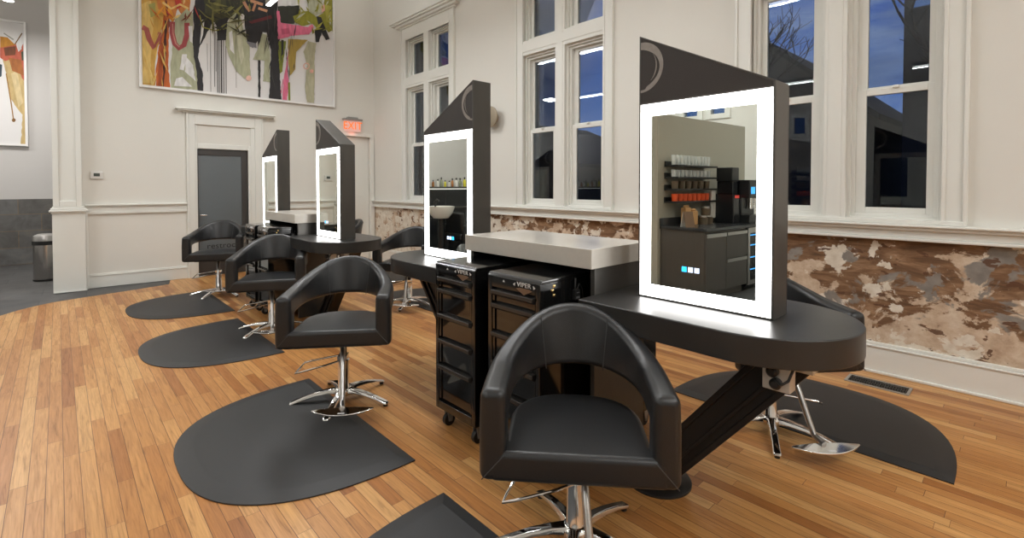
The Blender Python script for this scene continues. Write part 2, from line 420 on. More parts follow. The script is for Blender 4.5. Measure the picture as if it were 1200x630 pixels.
for c, n in PAIRS: window(c, n)

# ------------------------------------------------------------------ back wall, pilaster, doors
YB = 9.135
w = MB()
w.box(-.33, 1.30, YB, YB+.25, 0, CEIL); w.box(2.14, 3.42, YB, YB+.25, 0, CEIL); w.box(4.27, 4.75, YB, YB+.25, 0, CEIL)
w.box(1.30, 2.14, YB, YB+.25, 2.13, CEIL); w.box(3.42, 4.27, YB, YB+.25, 2.415, CEIL)
w.box(1.15, 2.3, YB+.25, YB+.3, 0, 2.6); w.box(3.3, 4.6, YB+.25, YB+.3, 0, 2.6)
w.build('wall_back', M['wall'], kind='structure')
r = MB()
for x0, x1 in ((.0, 1.207), (2.31, 3.33)):
    r.box(x0, x1, YB-.055, YB, 1.168, 1.192); r.box(x0, x1, YB-.038, YB, 1.15, 1.168); r.box(x0, x1, YB-.022, YB, 1.09, 1.15); r.box(x0, x1, YB-.032, YB, 1.05, 1.09)
r.build('trim_2', M['trim'], bevel=.005, kind='structure')
b = MB()
for x0, x1 in ((.0, 1.207), (2.31, 3.33)):
    b.box(x0, x1, YB-.022, YB, 0, .165); b.box(x0, x1, YB-.03, YB, .165, .18); b.box(x0, x1, YB-.014, YB, .18, .20)
b.build('baseboard_back', M['trim'], bevel=.004, kind='structure')
# pilaster
p = MB()
p.box(-.335, .003, 8.975, 9.3, 0, 1.075); p.box(-.345, .012, 8.965, 9.3, 1.075, 1.10); p.box(-.365, .03, 8.94, 9.3, 1.10, 1.125); p.box(-.35, .016, 8.955, 9.3, 1.125, 1.15)
p.box(-.335, .0, 8.975, 9.3, 1.15, 1.17)
p.box(-.322, -.03, 9.0, 9.3, 1.17, CEIL)
for x0, x1 in ((-.322,-.262),(-.09,-.03)): p.box(x0, x1, 8.975, 9.0, 1.17, CEIL)
p.box(-.262, -.09, 8.975, 9.0, 1.17, 1.25)
p.box(-.325, .01, 8.965, 8.975, 0, .02); p.box(.003, .03, 9.07, 9.135, 0, 1.075)
p.build('pilaster', M['trim'], bevel=.005, kind='structure')
# restroom doorway
D = struct('door_1', (0, YB, 0))
f = MB()
f.box(1.207, 1.32, -.035, 0, 0, 2.60); f.box(2.185, 2.31, -.035, 0, 0, 2.60); f.box(1.32, 2.185, -.035, 0, 2.43, 2.60)
f.box(1.207, 1.235, -.05, -.035, 0, 2.6); f.box(2.285, 2.31, -.05, -.035, 0, 2.6)
f.box(1.32, 1.352, -.02, .0, 0, 2.43); f.box(2.08, 2.12, -.02, 0, 0, 2.13); f.box(2.12, 2.185, -.02, 0, 0, 2.43); f.box(1.352, 2.08, -.02, .0, 2.05, 2.13)
f.build('door_casing', M['trim'], D, bevel=.005)
f = MB(); f.box(1.352, 2.13, -.004, .03, 2.13, 2.43); f.build('transom_panel', M['wall'], D)
f = MB(); f.box(1.16, 2.4, -.05, 0, 2.60, 2.625); f.box(1.09, 2.47, -.11, 0, 2.625, 2.645); f.box(1.065, 2.495, -.13, 0, 2.645, 2.665); f.build('cornice', M['trim'], D, bevel=.006)
dl = MB(); y0, y1 = .02, .065
dl.box(1.354, 1.372, y0, y1, .005, 2.045); dl.box(1.985, 2.078, y0, y1, .005, 2.045); dl.box(1.372, 1.985, y0, y1, 1.95, 2.045); dl.box(1.372, 1.985, y0, y1, .005, .30)
df = dl.build('door_leaf', M['door_frame'], D, bevel=.003)
gl = MB(); gl.box(1.37, 1.987, .035, .05, .29, 1.955); gl.build('frosted_pane', M['door_glass'], df)
text('lettering', 'restroom', .125, M['lettering'], df, (1.74, .033, .475), (PI/2,0,0), .0005, sx=1.05)
h = MB(); h.cyl((1.39,.02,.99),(1.39,-.035,.99),.012,12); h.cyl((1.385,-.035,.99),(1.47,-.035,.985),.01,12); h.build('door_handle', M['chrome'], df, smooth=True)
# exit doorway in the corner
D = struct('door_2', (0, YB, 0))
f = MB(); f.box(3.33, 3.42, -.03, 0, 0, 2.48); f.box(4.262, 4.345, -.03, 0, 0, 2.48); f.box(3.42, 4.262, -.03, 0, 2.415, 2.48)
f.build('door_casing', M['trim'], D, bevel=.005)
f = MB(); f.box(3.425, 4.265, .06, .1, .005, 2.41); dd = f.build('door_leaf', M['trim'], D, bevel=.003)
f = MB(); f.box(3.55, 4.14, .052, .06, 1.25, 2.25); f.box(3.55, 4.14, .052, .06, .2, 1.1); f.build('door_panel', M['trim'], dd, bevel=.006)
h = MB(); h.cyl((3.52,.06,1.0),(3.52,.0,1.0),.012,12); h.cyl((3.515,0,1.0),(3.62,0,1.0),.01,12); h.build('door_handle', M['chrome'], dd, smooth=True)

# alcove behind the pilaster
a = MB(); a.box(-6.2, 1.2, 12.8, 13.0, 1.21, CEIL); a.build('wall_alcove', M['wall_grey'], kind='structure')
a = MB(); a.box(-6.2, 1.2, 12.78, 13.0, 0, 1.21); a.build('wall_alcove_stone', M['slate_wall'], kind='structure')
a = MB(); a.box(.98, 1.2, 9.385, 12.8, 0, CEIL); a.build('wall_alcove_side', M['wall_grey'], kind='structure')
# outer walls behind and beside the camera
a = MB()
ys = [-4.2, 3.95, 4.15, 4.28, 4.85, 13.0]
a.box(-5.7, -5.5, -4.2, 4.0, 0, CEIL); a.box(-5.7, -5.5, 4.9, 13.0, 0, CEIL); a.box(-5.7, -5.5, 4.0, 4.9, 0, 2.85); a.box(-5.7, -5.5, 4.0, 4.9, 3.35, CEIL); a.box(-5.7, -5.5, 4.33, 4.55, 2.85, 3.35)
a.build('wall_left', M['wall'], kind='structure')
for i, (y0, y1) in enumerate(((4.0, 4.33), (4.55, 4.9))):
    W = struct('window_%d' % (4+i), (-5.5, 0, 0))
    f = MB()
    f.box(-.1, .03, y0-.08, y0+.03, 2.78, 3.42); f.box(-.1, .03, y1-.03, y1+.08, 2.78, 3.42); f.box(-.1, .03, y0+.03, y1-.03, 2.78, 2.88); f.box(-.1, .03, y0+.03, y1-.03, 3.32, 3.42)
    sh = f.build('sash', M['trim'], W, bevel=.004)
    f = MB(); f.box(-.05, -.044, y0+.03, y1-.03, 2.88, 3.32); f.build('pane', M['pane'], sh)
a = MB(); a.box(-5.7, 5.2, -4.2, -4.0, 0, CEIL); a.build('wall_front', M['wall'], kind='structure')
a = MB(); a.box(-6.2, 5.4, -4.3, 13.2, CEIL, CEIL+.2); a.build('ceiling', M['ceiling'], kind='structure')

# ------------------------------------------------------------------ paintings
BIG_STROKES = [
 ((200, 158, 75),[(0.68,4.848),(1.019,4.952),(0.94,4.014),(0.896,3.711),(0.839,3.44),(0.823,3.177),(0.82,2.942),(0.655,2.933)]),
 ((216, 184, 108),[(0.671,4.145),(0.783,4.237),(0.813,3.889),(0.783,3.591),(0.767,3.168),(0.802,2.995),(0.666,2.992)]),
 ((165, 160, 90),[(0.756,4.166),(0.835,4.217),(0.846,4.026),(0.78,3.978)]),
 ((190, 95, 35),[(0.94,4.08),(1.007,3.997),(0.997,3.633),(0.985,3.301),(1.008,2.947),(0.833,2.944),(0.83,3.178),(0.866,3.51),(0.91,3.779)]),
 ((160, 75, 30),[(0.894,3.613),(0.935,3.653),(0.917,3.29),(0.9,2.95),(0.859,2.947),(0.869,3.282)]),
 ((70, 35, 20),[(0.947,3.983),(0.979,3.958),(0.97,3.66),(0.95,3.295),(0.929,2.947),(0.908,2.944),(0.925,3.291)]),
 ((200, 125, 62),[(0.827,4.571),(1.295,4.701),(1.274,4.191),(1.174,4.101),(1.119,4.188),(1.062,3.976),(0.98,4.024),(0.874,4.13)]),
 ((225, 150, 50),[(0.902,4.267),(0.997,4.257),(1.076,4.045),(1.048,3.956),(0.954,4.083)]),
 ((190, 62, 50),[(1.079,4.311),(1.163,4.332),(1.176,4.235),(1.105,4.178)]),
 ((120, 60, 40),[(0.956,4.28),(0.983,4.287),(1.02,3.901),(0.992,3.862)]),
 ((235, 190, 120),[(0.921,4.225),(1.035,4.152),(1.038,4.185),(0.937,4.256)]),
 ((235, 190, 120),[(1.035,4.152),(1.148,4.245),(1.148,4.278),(1.038,4.185)]),
 ((235, 190, 120),[(1.148,4.245),(1.254,4.205),(1.267,4.238),(1.148,4.278)]),
 ((170, 172, 143),[(1.076,4.012),(1.232,4.215),(1.317,4.168),(1.311,3.642),(1.371,3.364),(1.367,2.971),(1.016,2.958),(1.011,3.206),(1.043,3.592)]),
 ((165, 85, 75),[(0.662,3.774),(0.698,3.764),(0.753,3.814),(0.691,3.848)]),
 ((165, 85, 75),[(0.698,3.764),(0.728,3.631),(0.787,3.671),(0.753,3.814)]),
 ((165, 85, 75),[(0.728,3.631),(0.797,3.499),(0.82,3.577),(0.787,3.671)]),
 ((165, 85, 75),[(0.797,3.499),(0.891,3.612),(0.834,3.634),(0.82,3.577)]),
 ((165, 85, 75),[(0.891,3.612),(0.927,3.773),(0.866,3.78),(0.834,3.634)]),
 ((160, 70, 72),[(1.015,3.967),(1.008,3.795),(1.073,3.817),(1.081,3.979)]),
 ((160, 70, 72),[(1.008,3.795),(1.041,3.625),(1.102,3.669),(1.073,3.817)]),
 ((160, 70, 72),[(1.041,3.625),(1.12,3.544),(1.133,3.625),(1.102,3.669)]),
 ((160, 70, 72),[(1.12,3.544),(1.22,3.628),(1.163,3.658),(1.133,3.625)]),
 ((160, 70, 72),[(1.22,3.628),(1.267,3.814),(1.199,3.811),(1.163,3.658)]),
 ((160, 70, 72),[(1.267,3.814),(1.269,4.005),(1.201,3.99),(1.199,3.811)]),
 ((195, 130, 120),[(1.042,3.938),(1.046,3.789),(1.062,3.796),(1.058,3.943)]),
 ((195, 130, 120),[(1.046,3.789),(1.078,3.644),(1.093,3.655),(1.062,3.796)]),
 ((195, 130, 120),[(1.078,3.644),(1.126,3.594),(1.138,3.61),(1.093,3.655)]),
 ((222, 220, 219),[(1.167,3.498),(1.229,3.509),(1.187,3.25),(1.131,3.258),(1.151,3.361)]),
 ((222, 220, 219),[(1.084,3.111),(1.163,3.146),(1.292,3.012),(1.055,2.994)]),
 ((222, 220, 219),[(1.218,3.467),(1.308,3.354),(1.339,3.104),(1.263,3.177),(1.198,3.235)]),
 ((222, 220, 219),[(1.252,3.951),(1.309,3.963),(1.306,3.692),(1.269,3.719)]),
 ((35, 33, 36),[(1.317,4.168),(1.41,4.734),(1.71,4.817),(1.612,4.132),(1.489,3.865),(1.392,3.623),(1.376,3.484),(1.438,3.255),(1.44,2.963),(1.367,2.94),(1.358,3.226),(1.318,3.484),(1.306,3.726),(1.329,3.968)]),
 ((222, 220, 219),[(1.435,4.086),(1.471,4.108),(1.447,3.856),(1.402,3.693)]),
 ((62, 62, 36),[(1.444,5.083),(2.128,5.294),(2.053,4.339),(1.828,4.216),(1.78,4.1),(1.762,3.85),(1.644,3.809),(1.641,4.07),(1.551,4.102),(1.478,4.205)]),
 ((90, 88, 45),[(1.555,4.43),(1.707,4.538),(1.689,4.289),(1.582,4.195)]),
 ((45, 45, 32),[(1.769,4.483),(1.991,4.61),(1.956,4.352),(1.797,4.262)]),
 ((110, 108, 50),[(1.488,4.335),(1.673,4.238),(1.675,4.263),(1.5,4.358)]),
 ((110, 108, 50),[(1.673,4.238),(1.866,4.391),(1.857,4.411),(1.675,4.263)]),
 ((33, 32, 33),[(1.636,4.12),(1.797,4.209),(1.768,3.834),(1.644,3.802)]),
 ((150, 145, 50),[(1.397,4.15),(1.44,3.968),(1.451,3.983),(1.411,4.158)]),
 ((150, 145, 50),[(1.44,3.968),(1.609,3.943),(1.61,3.96),(1.451,3.983)]),
 ((150, 145, 50),[(1.609,3.943),(1.781,4.021),(1.778,4.038),(1.61,3.96)]),
 ((45, 42, 42),[(1.548,4.049),(1.542,2.959),(1.547,2.96),(1.553,4.05)]),
 ((45, 42, 42),[(1.6,3.991),(1.596,3.053),(1.604,3.054),(1.608,3.993)]),
 ((45, 42, 42),[(1.618,3.926),(1.618,3.3),(1.624,3.301),(1.624,3.927)]),
 ((45, 42, 42),[(1.639,3.826),(1.635,2.946),(1.647,2.948),(1.651,3.828)]),
 ((45, 42, 42),[(1.664,3.831),(1.661,2.935),(1.67,2.937),(1.674,3.833)]),
 ((45, 42, 42),[(1.691,3.836),(1.687,2.935),(1.705,2.938),(1.709,3.84)]),
 ((45, 42, 42),[(1.726,3.843),(1.722,2.936),(1.732,2.937),(1.735,3.845)]),
 ((45, 42, 42),[(1.761,3.885),(1.757,2.94),(1.766,2.941),(1.77,3.887)]),
 ((45, 42, 42),[(1.5,3.729),(1.501,3.282),(1.505,3.282),(1.504,3.73)]),
 ((170, 172, 143),[(1.828,4.199),(1.957,4.388),(2.018,4.08),(2.113,3.811),(2.116,3.486),(2.134,3.27),(2.025,3.247),(1.914,3.345),(1.821,3.544),(1.761,3.744),(1.779,4.029)]),
 ((190, 190, 165),[(1.923,4.202),(1.986,4.109),(2.029,3.615),(1.979,3.463),(1.934,3.813)]),
 ((222, 220, 219),[(1.813,3.966),(1.857,4.011),(1.885,3.626),(1.822,3.692)]),
 ((110, 105, 92),[(1.911,4.253),(1.905,3.076),(1.91,3.077),(1.917,4.254)]),
 ((35, 33, 36),[(1.996,5.075),(2.569,5.244),(2.562,4.458),(2.593,4.015),(2.573,3.748),(2.587,3.412),(2.611,2.955),(2.408,2.953),(2.429,3.351),(2.45,3.801),(2.384,4.084),(2.316,4.077),(2.285,3.697),(2.275,3.365),(2.277,2.942),(2.237,2.948),(2.242,3.396),(2.24,3.908),(2.162,3.777),(2.08,3.841),(2.044,4.158)]),
 ((170, 172, 143),[(2.309,4.05),(2.384,4.047),(2.436,3.724),(2.424,3.238),(2.314,3.241),(2.345,3.597),(2.16,3.584),(2.239,3.78)]),
 ((120, 120, 126),[(2.064,3.874),(2.213,3.866),(2.219,3.787),(2.119,3.791)]),
 ((192, 140, 105),[(2.012,4.504),(2.051,4.433),(2.089,4.47),(2.052,4.538)]),
 ((192, 140, 105),[(2.051,4.433),(2.107,4.365),(2.144,4.405),(2.089,4.47)]),
 ((192, 140, 105),[(2.1,4.544),(2.32,4.518),(2.334,4.567),(2.114,4.592)]),
 ((180, 128, 95),[(2.202,4.562),(2.151,4.398),(2.185,4.392),(2.237,4.558)]),
 ((192, 140, 105),[(2.246,4.444),(2.388,4.426),(2.401,4.471),(2.259,4.488)]),
 ((95, 35, 40),[(2.1,4.206),(2.456,4.396),(2.473,4.344),(2.149,4.181)]),
 ((225, 222, 222),[(2.674,5.087),(2.968,5.168),(2.926,4.677),(2.706,4.624)]),
 ((45, 47, 38),[(2.563,4.57),(2.926,4.677),(2.925,4.542),(2.83,4.329),(2.613,4.301),(2.562,4.458)]),
 ((178, 180, 155),[(2.969,5.361),(3.355,5.475),(3.329,4.636),(3.191,4.546),(3.076,4.636)]),
 ((140, 138, 45),[(2.813,4.459),(2.962,4.551),(3.076,4.616),(3.23,4.535),(3.348,4.641),(3.371,4.964),(3.524,5.003),(3.519,4.359),(3.446,4.304),(3.366,4.367),(3.267,4.306),(3.151,4.399),(2.96,4.319),(2.849,4.353)]),
 ((165, 160, 70),[(3.37,4.805),(3.49,4.794),(3.487,4.473),(3.407,4.495)]),
 ((225, 165, 150),[(3.31,4.751),(3.37,4.805),(3.381,4.688),(3.321,4.635)]),
 ((215, 110, 140),[(2.544,4.491),(2.59,4.494),(2.61,4.3),(2.812,4.306),(3.074,4.324),(3.151,4.392),(3.173,4.326),(3.091,4.192),(2.81,4.115),(2.564,4.002)]),
 ((190, 85, 115),[(2.612,4.188),(2.738,4.233),(2.756,4.142),(2.629,4.097)]),
 ((165, 140, 65),[(2.729,4.042),(3.072,4.09),(2.965,3.972),(2.863,3.838),(2.842,3.527),(2.749,3.398),(2.726,3.737)]),
 ((120, 128, 40),[(2.575,3.974),(2.693,3.997),(2.669,3.822),(2.63,3.456),(2.587,3.412),(2.569,3.71)]),
 ((40, 38, 36),[(2.614,4),(2.657,4.009),(2.647,3.761),(2.611,3.717)]),
 ((215, 110, 140),[(2.739,3.892),(2.713,3.469),(2.733,3.282),(2.701,2.965),(2.622,2.956),(2.65,3.308),(2.696,3.618)]),
 ((215, 110, 140),[(2.633,3.325),(2.595,3.075),(2.609,3.074),(2.647,3.325)]),
 ((120, 128, 40),[(2.72,3.279),(2.725,2.952),(2.757,2.957),(2.753,3.285)]),
 ((35, 33, 36),[(3.222,4.553),(3.308,4.553),(3.465,4.188),(3.392,4.149),(3.314,4.277),(3.265,4.089),(3.206,4.077),(3.189,4.29),(3.267,4.385)]),
 ((120, 120, 40),[(3.131,4.356),(3.188,4.251),(3.149,4.211)]),
 ((175, 172, 145),[(3.071,4.071),(3.218,4.06),(3.185,3.818),(3.17,2.949),(3.043,2.942),(3.007,3.242),(3.049,3.638),(2.986,3.86)]),
 ((225, 165, 150),[(3.079,3.625),(3.073,3.601),(3.086,3.595),(3.094,3.624)]),
 ((225, 165, 150),[(3.073,3.601),(3.058,3.583),(3.065,3.57),(3.086,3.595)]),
 ((225, 165, 150),[(3.058,3.583),(3.037,3.574),(3.037,3.558),(3.065,3.57)]),
 ((225, 165, 150),[(3.037,3.574),(3.016,3.576),(3.008,3.561),(3.037,3.558)]),
 ((225, 165, 150),[(3.016,3.576),(3.001,3.589),(2.988,3.579),(3.008,3.561)]),
 ((225, 165, 150),[(3.001,3.589),(2.995,3.61),(2.98,3.607),(2.988,3.579)]),
 ((225, 165, 150),[(2.995,3.61),(3.001,3.632),(2.988,3.638),(2.98,3.607)]),
 ((225, 165, 150),[(3.001,3.632),(3.016,3.65),(3.009,3.662),(2.988,3.638)]),
 ((225, 165, 150),[(3.016,3.65),(3.037,3.659),(3.038,3.675),(3.009,3.662)]),
 ((225, 165, 150),[(3.037,3.659),(3.058,3.657),(3.066,3.672),(3.038,3.675)]),
 ((225, 165, 150),[(3.058,3.657),(3.074,3.644),(3.087,3.654),(3.066,3.672)]),
 ((225, 165, 150),[(3.074,3.644),(3.079,3.621),(3.094,3.628),(3.087,3.654)]),
 ((225, 165, 150),[(3.163,3.543),(3.156,3.521),(3.139,3.505),(3.117,3.502),(3.1,3.512),(3.094,3.532),(3.1,3.554),(3.118,3.569),(3.139,3.572),(3.156,3.562)]),
 ((228, 180, 165),[(2.137,3.267),(2.128,3.238),(2.107,3.218),(2.08,3.214),(2.059,3.228),(2.051,3.255),(2.06,3.284),(2.081,3.304),(2.108,3.308),(2.129,3.294)]),
]
SMALL_STROKES = [
 ((190, 165, 112),[(-1.113,3.929),(-1.022,3.902),(-0.851,3.799),(-0.771,3.408),(-0.788,2.234),(-0.875,2.207),(-0.844,2.77),(-0.943,2.939),(-1.003,3.065),(-1.043,3.502),(-1.085,3.759)]),
 ((205, 185, 140),[(-0.981,3.511),(-0.902,3.568),(-0.831,2.996),(-0.896,2.899)]),
 ((185, 90, 65),[(-1.113,3.973),(-0.91,4.055),(-0.881,3.927),(-0.805,4.098),(-0.772,4.216),(-0.785,3.339),(-0.841,3.443),(-0.93,3.785),(-1.055,3.72),(-1.116,3.775)]),
 ((190, 130, 40),[(-1.11,4.157),(-1.018,4.158),(-0.92,4.04),(-1.113,3.951)]),
 ((110, 60, 30),[(-1.067,3.959),(-0.911,4.02),(-0.923,3.853),(-1.054,3.817)]),
 ((160, 95, 40),[(-1.008,3.794),(-0.852,3.776),(-0.808,3.493),(-0.965,3.558)]),
 ((222, 220, 219),[(-0.9,4.146),(-0.842,4.202),(-0.839,3.98),(-0.881,3.918)]),
 ((60, 70, 50),[(-0.846,3.925),(-0.811,3.949),(-0.807,3.784),(-0.839,3.765)]),
 ((40, 60, 75),[(-1.178,3.677),(-1.093,3.648),(-1.102,3.44),(-1.182,3.384)]),
 ((120, 90, 50),[(-0.92,4.039),(-0.822,4.267),(-0.835,4.277),(-0.933,4.048)]),
 ((150, 110, 50),[(-1.051,3.499),(-0.997,2.975),(-0.981,2.981),(-1.036,3.505)]),
 ((150, 110, 50),[(-0.997,2.975),(-0.97,2.659),(-0.955,2.663),(-0.981,2.981)]),
 ((120, 85, 40),[(-0.934,2.663),(-0.94,2.642),(-0.952,2.628),(-0.968,2.626),(-0.98,2.638),(-0.985,2.659),(-0.98,2.68),(-0.967,2.694),(-0.951,2.696),(-0.939,2.684)]),
 ((150, 150, 140),[(-1.067,4.213),(-0.945,4.119),(-0.936,4.139),(-1.058,4.233)]),
]

def strokes(mb, L, y, mats):
    for i, (c, P) in enumerate(L):
        m = paint(c)
        if m not in mats: mats.append(m)
        yy = y-.0008-.00025*i
        mb.add([(x, yy, z) for x, z in P], [list(range(len(P)))], mats.index(m))
def painting(x0, x1, z0, z1, yw, L, label):
    t = thing('painting', label, 'painting', ((x0+x1)/2, yw, z0))
    ox, oz = (x0+x1)/2, z0
    fw = .03
    f = MB()
    for a, b_, c, d in ((x0, x0+fw, z0, z1), (x1-fw, x1, z0, z1), (x0+fw, x1-fw, z0, z0+fw), (x0+fw, x1-fw, z1-fw, z1)): f.box(a-ox, b_-ox, -.065, -.002, c-oz, d-oz)
    f.build('frame', M['art_frame'], t, bevel=.003)
    mats = [M['canvas']]; cv = MB()
    cv.box(x0+fw-ox, x1-fw-ox, -.04, -.006, z0+fw-oz, z1-fw-oz)
    # clip strokes to the canvas rectangle
    def clip(P):
        for ax, lim, sg in ((0, x0+fw+.01, 1), (0, x1-fw-.01, -1), (1, z0+fw+.01, 1), (1, z1-fw-.01, -1)):
            out = []
            for i in range(len(P)):
                a, b_ = P[i], P[(i+1) % len(P)]; ia, ib = sg*(a[ax]-lim) >= 0, sg*(b_[ax]-lim) >= 0
                if ia: out.append(a)
                if ia != ib:
                    k = (lim-a[ax])/(b_[ax]-a[ax]); out.append((a[0]+k*(b_[0]-a[0]), a[1]+k*(b_[1]-a[1])))
            P = out
            if len(P) < 3: return None
        return P
    rj = random.Random(11)
    def ragged(P):
        out = []
        for i in range(len(P)):
            a, b_ = P[i], P[(i+1) % len(P)]; l = math.hypot(b_[0]-a[0], b_[1]-a[1]); n = max(1, int(l/.045)); j = min(.006, .08*l)
            out.append(a)
            for k in range(1, n): out.append((a[0]+(b_[0]-a[0])*k/n+rj.uniform(-j,j), a[1]+(b_[1]-a[1])*k/n+rj.uniform(-j,j)))
        return out
    for i, (c, P) in enumerate(L):
        P = clip(ragged(P) if len(P) > 4 else P)
        if not P: continue
        m = paint(c)
        if m not in mats: mats.append(m)
        cv.add([(x-ox, -.0405-.0002*i, z-oz) for x, z in P], [list(range(len(P)))], mats.index(m))
    me = bpy.data.meshes.new('canvas'); me.from_pydata(cv.v, [], cv.f)
    for m in mats: me.materials.append(m)
    for p, i in zip(me.polygons, cv.mi): p.material_index = i
    o = bpy.data.objects.new('canvas', me); COL.objects.link(o); o.parent = t
rs = random.Random(5)
def daub(L, n, xr, zr, cols, ln, wd, ang):
    for _ in range(n):
        x, z = rs.uniform(*xr), rs.uniform(*zr); a = rs.uniform(*ang); l = rs.uniform(*ln); w_ = rs.uniform(*wd)
        dx, dz = math.cos(a)*l/2, math.sin(a)*l/2; nx, nz = -math.sin(a)*w_/2, math.cos(a)*w_/2; b = rs.uniform(-.25,.25)*l
        P = [(x-dx, z-dz), (x+nx*1.0-b*nx, z+nz+b*.2), (x+dx, z+dz), (x-nx*.8, z-nz*.8+b*.2)]
        L.append((rs.choice(cols), P))
daub(BIG_STROKES, 70, (1.45,2.15), (3.95,4.9), [(62,62,36),(90,88,45),(45,45,32),(120,116,60),(33,32,33)], (.1,.35), (.015,.05), (0,PI))
daub(BIG_STROKES, 45, (.72,1.4), (4.0,4.9), [(200,125,62),(225,150,50),(190,62,50),(120,60,40),(230,195,130),(190,95,35)], (.08,.3), (.012,.04), (.4,2.6))
daub(BIG_STROKES, 18, (.68,.95), (3.0,3.9), [(205,165,85),(190,140,60),(222,190,115)], (.15,.4), (.01,.03), (1.2,1.9))
daub(BIG_STROKES, 30, (2.9,3.5), (4.3,4.9), [(140,138,45),(165,160,70),(120,118,50),(178,180,155)], (.08,.25), (.02,.05), (.3,2.8))
daub(BIG_STROKES, 25, (2.35,2.85), (3.3,4.6), [(45,43,45),(28,26,28),(70,66,62)], (.15,.5), (.008,.02), (1.3,1.8))
painting(.63, 3.557, 2.925, 5.0, YB, BIG_STROKES, 'large framed abstract painting with black, pink and olive strokes above the restroom door')
painting(-2.7, -.775, 2.19, 4.48, 12.8, SMALL_STROKES, 'white framed abstract painting with ochre and rust strokes at the left frame edge')

# ------------------------------------------------------------------ small wall things
t = thing('thermostat', 'small white thermostat on the back wall above the chair rail', 'thermostat', (.13, YB, 1.55))
q = MB(); q.box(-.072, .072, -.028, 0, 0, .11); q.build('housing', M['thermo'], t, bevel=.012)
q = MB(); q.box(-.032, .036, -.031, -.026, .04, .085); q.build('display', M['lcd'], t)
t = thing('exit_sign', 'glowing orange EXIT sign hung from a grey bar over the corner door', 'sign', (3.89, YB-.05, 2.5))
q = MB(); q.box(-.19, .19, -.05, .03, .215, .245); q.build('mounting_bar', M['grey_metal'], t, bevel=.004)
q = MB(); q.box(-.10, .10, -.04, .045, .245, .275); q.build('canopy', M['grey_metal'], t, bevel=.004)
q = MB(); q.box(-.165, .165, -.014, -.006, .0, .215); q.build('light_panel', M['exit_panel'], t)
text('lettering', 'EXIT', .205, M['exit_text'], t, (0,-.018,.105), (PI/2,0,0), .002, sx=.86)
cu = bpy.data.lights.new('exit_glow', 'POINT'); cu.energy = .9; cu.color = (1,.3,.2); cu.shadow_soft_size = .1
lo = bpy.data.objects.new('exit_glow', cu); COL.objects.link(lo); lo.location = (3.89, YB-.03, 2.47)
t = thing('wall_sconce', 'round bronze wall sconce between the middle and far windows', 'sconce', (4.655-.0325*5.45, 5.45, 2.44), TH)
q = MB(); q.tube([(0,0,0),(-.02,0,0),(-.09,0,0)], [.06,.05,.05], 20); q.build('stem', M['sconce'], t, smooth=True)
q = MB(); q.tube([(-.09,0,0),(-.10,0,0),(-.115,0,0),(-.12,0,0)], [.14,.15,.15,.135], 36); q.build('disc', M['sconce'], t, smooth=True)
# floor vent
t = thing('floor_vent', 'black slotted floor vent with grey rim beside the baseboard', 'vent', (4.335,.885,0), TH)
q = MB(); q.box(-.085,.085,-.19,-.172,0,.008); q.box(-.085,.085,.172,.19,0,.008); q.box(-.085,-.067,-.172,.172,0,.008); q.box(.067,.085,-.172,.172,0,.008)
q.build('rim', M['vent_rim'], t, bevel=.002)
q = MB(); q.box(-.067,.067,-.172,.172,.0005,.002); q.build('backing', M['black_plastic'], t)
q = MB()
for i in range(23): y = -.166+i*.0151; q.box(-.066,.066,y-.0035,y+.0035,.002,.008)
for x in (-.022,.022): q.box(x-.003,x+.003,-.172,.172,.002,.0075)
q.build('grille', M['vent'], t)
# bin in the alcove
t = thing('trash_can', 'brushed steel trash can with domed lid behind the white pilaster', 'trash can', (-.455,10.42,0))
q = MB(); q.lathe([(0,.0),(.15,0),(.155,.02),(.155,.55),(0,.55)], n=32); q.build('can', M['bin_steel'], t, smooth=True)
q = MB(); q.lathe([(.15,0),(.162,0),(.162,.025),(.15,.025)], n=32); q.build('foot_ring', M['black_plastic'], t, smooth=True)
q = MB(); q.lathe([(.155,.55),(.166,.55),(.166,.61),(.155,.61)], n=32); q.build('band', M['black_plastic'], t, smooth=True)
q = MB(); q.lathe([(.166,.61),(.166,.65),(.15,.69),(.1,.715),(0,.72)], n=32); q.build('lid', M['steel'], t, smooth=True)

# ------------------------------------------------------------------ rubber mats
def mat_mesh():
    L, Dp, e = .745, .935, 2.6
    out = []
    for i in range(41):
        a = -PI/2+PI*i/40
        c_, s_ = math.cos(a), math.sin(a)
        out.append((-Dp*abs(c_)**(2/e), L*math.copysign(abs(s_)**(2/e), s_)))
    out = out+[(0, L*.985)]+[(0, -L*.985)]
    # remove near-duplicates
    P = []
    for p in out:
        if not P or (abs(p[0]-P[-1][0])+abs(p[1]-P[-1][1])) > 1e-3: P.append(p)
    cx, cy = -.42, 0
    n = len(P); vs = []; 
    def ins(p, k, flat): 
        d = Vector((p[0]-cx, p[1]-cy)); l = d.length; d = d*((l-k)/l); x = cx+d.x
        return (min(x, 0 if flat else -.06) if not flat else x, cy+d.y)
    for z, k in ((0,0),(.006,.0),(.018,.085),(.0185,.1)):
        for p in P:
            q = ins(p, k, False)
            vs.append((p[0] if k == 0 else min(q[0], -.0), q[1], z))
    fs = []
    for r_ in range(3):
        for i in range(n): fs.append((r_*n+i, r_*n+(i+1) % n, (r_+1)*n+(i+1) % n, (r_+1)*n+i))
    fs.append([3*n+i for i in range(n)]); fs.append(list(range(n))[::-1])
    return vs, fs
MV, MF = mat_mesh()
MAT0 = None
def floor_mat(x, y, rz, label):
    global MAT0
    if MAT0 is None:
        q = MB(); q.add(MV, MF); o = q.build('floor_mat', M['rubber'], smooth=True, ang=60); MAT0 = o
    else:
        o = MAT0.copy(); COL.objects.link(o)
    o.location = (x,y,.0005); o.rotation_euler.z = rz
    tag(o, label, 'mat', 'black rubber floor mats')
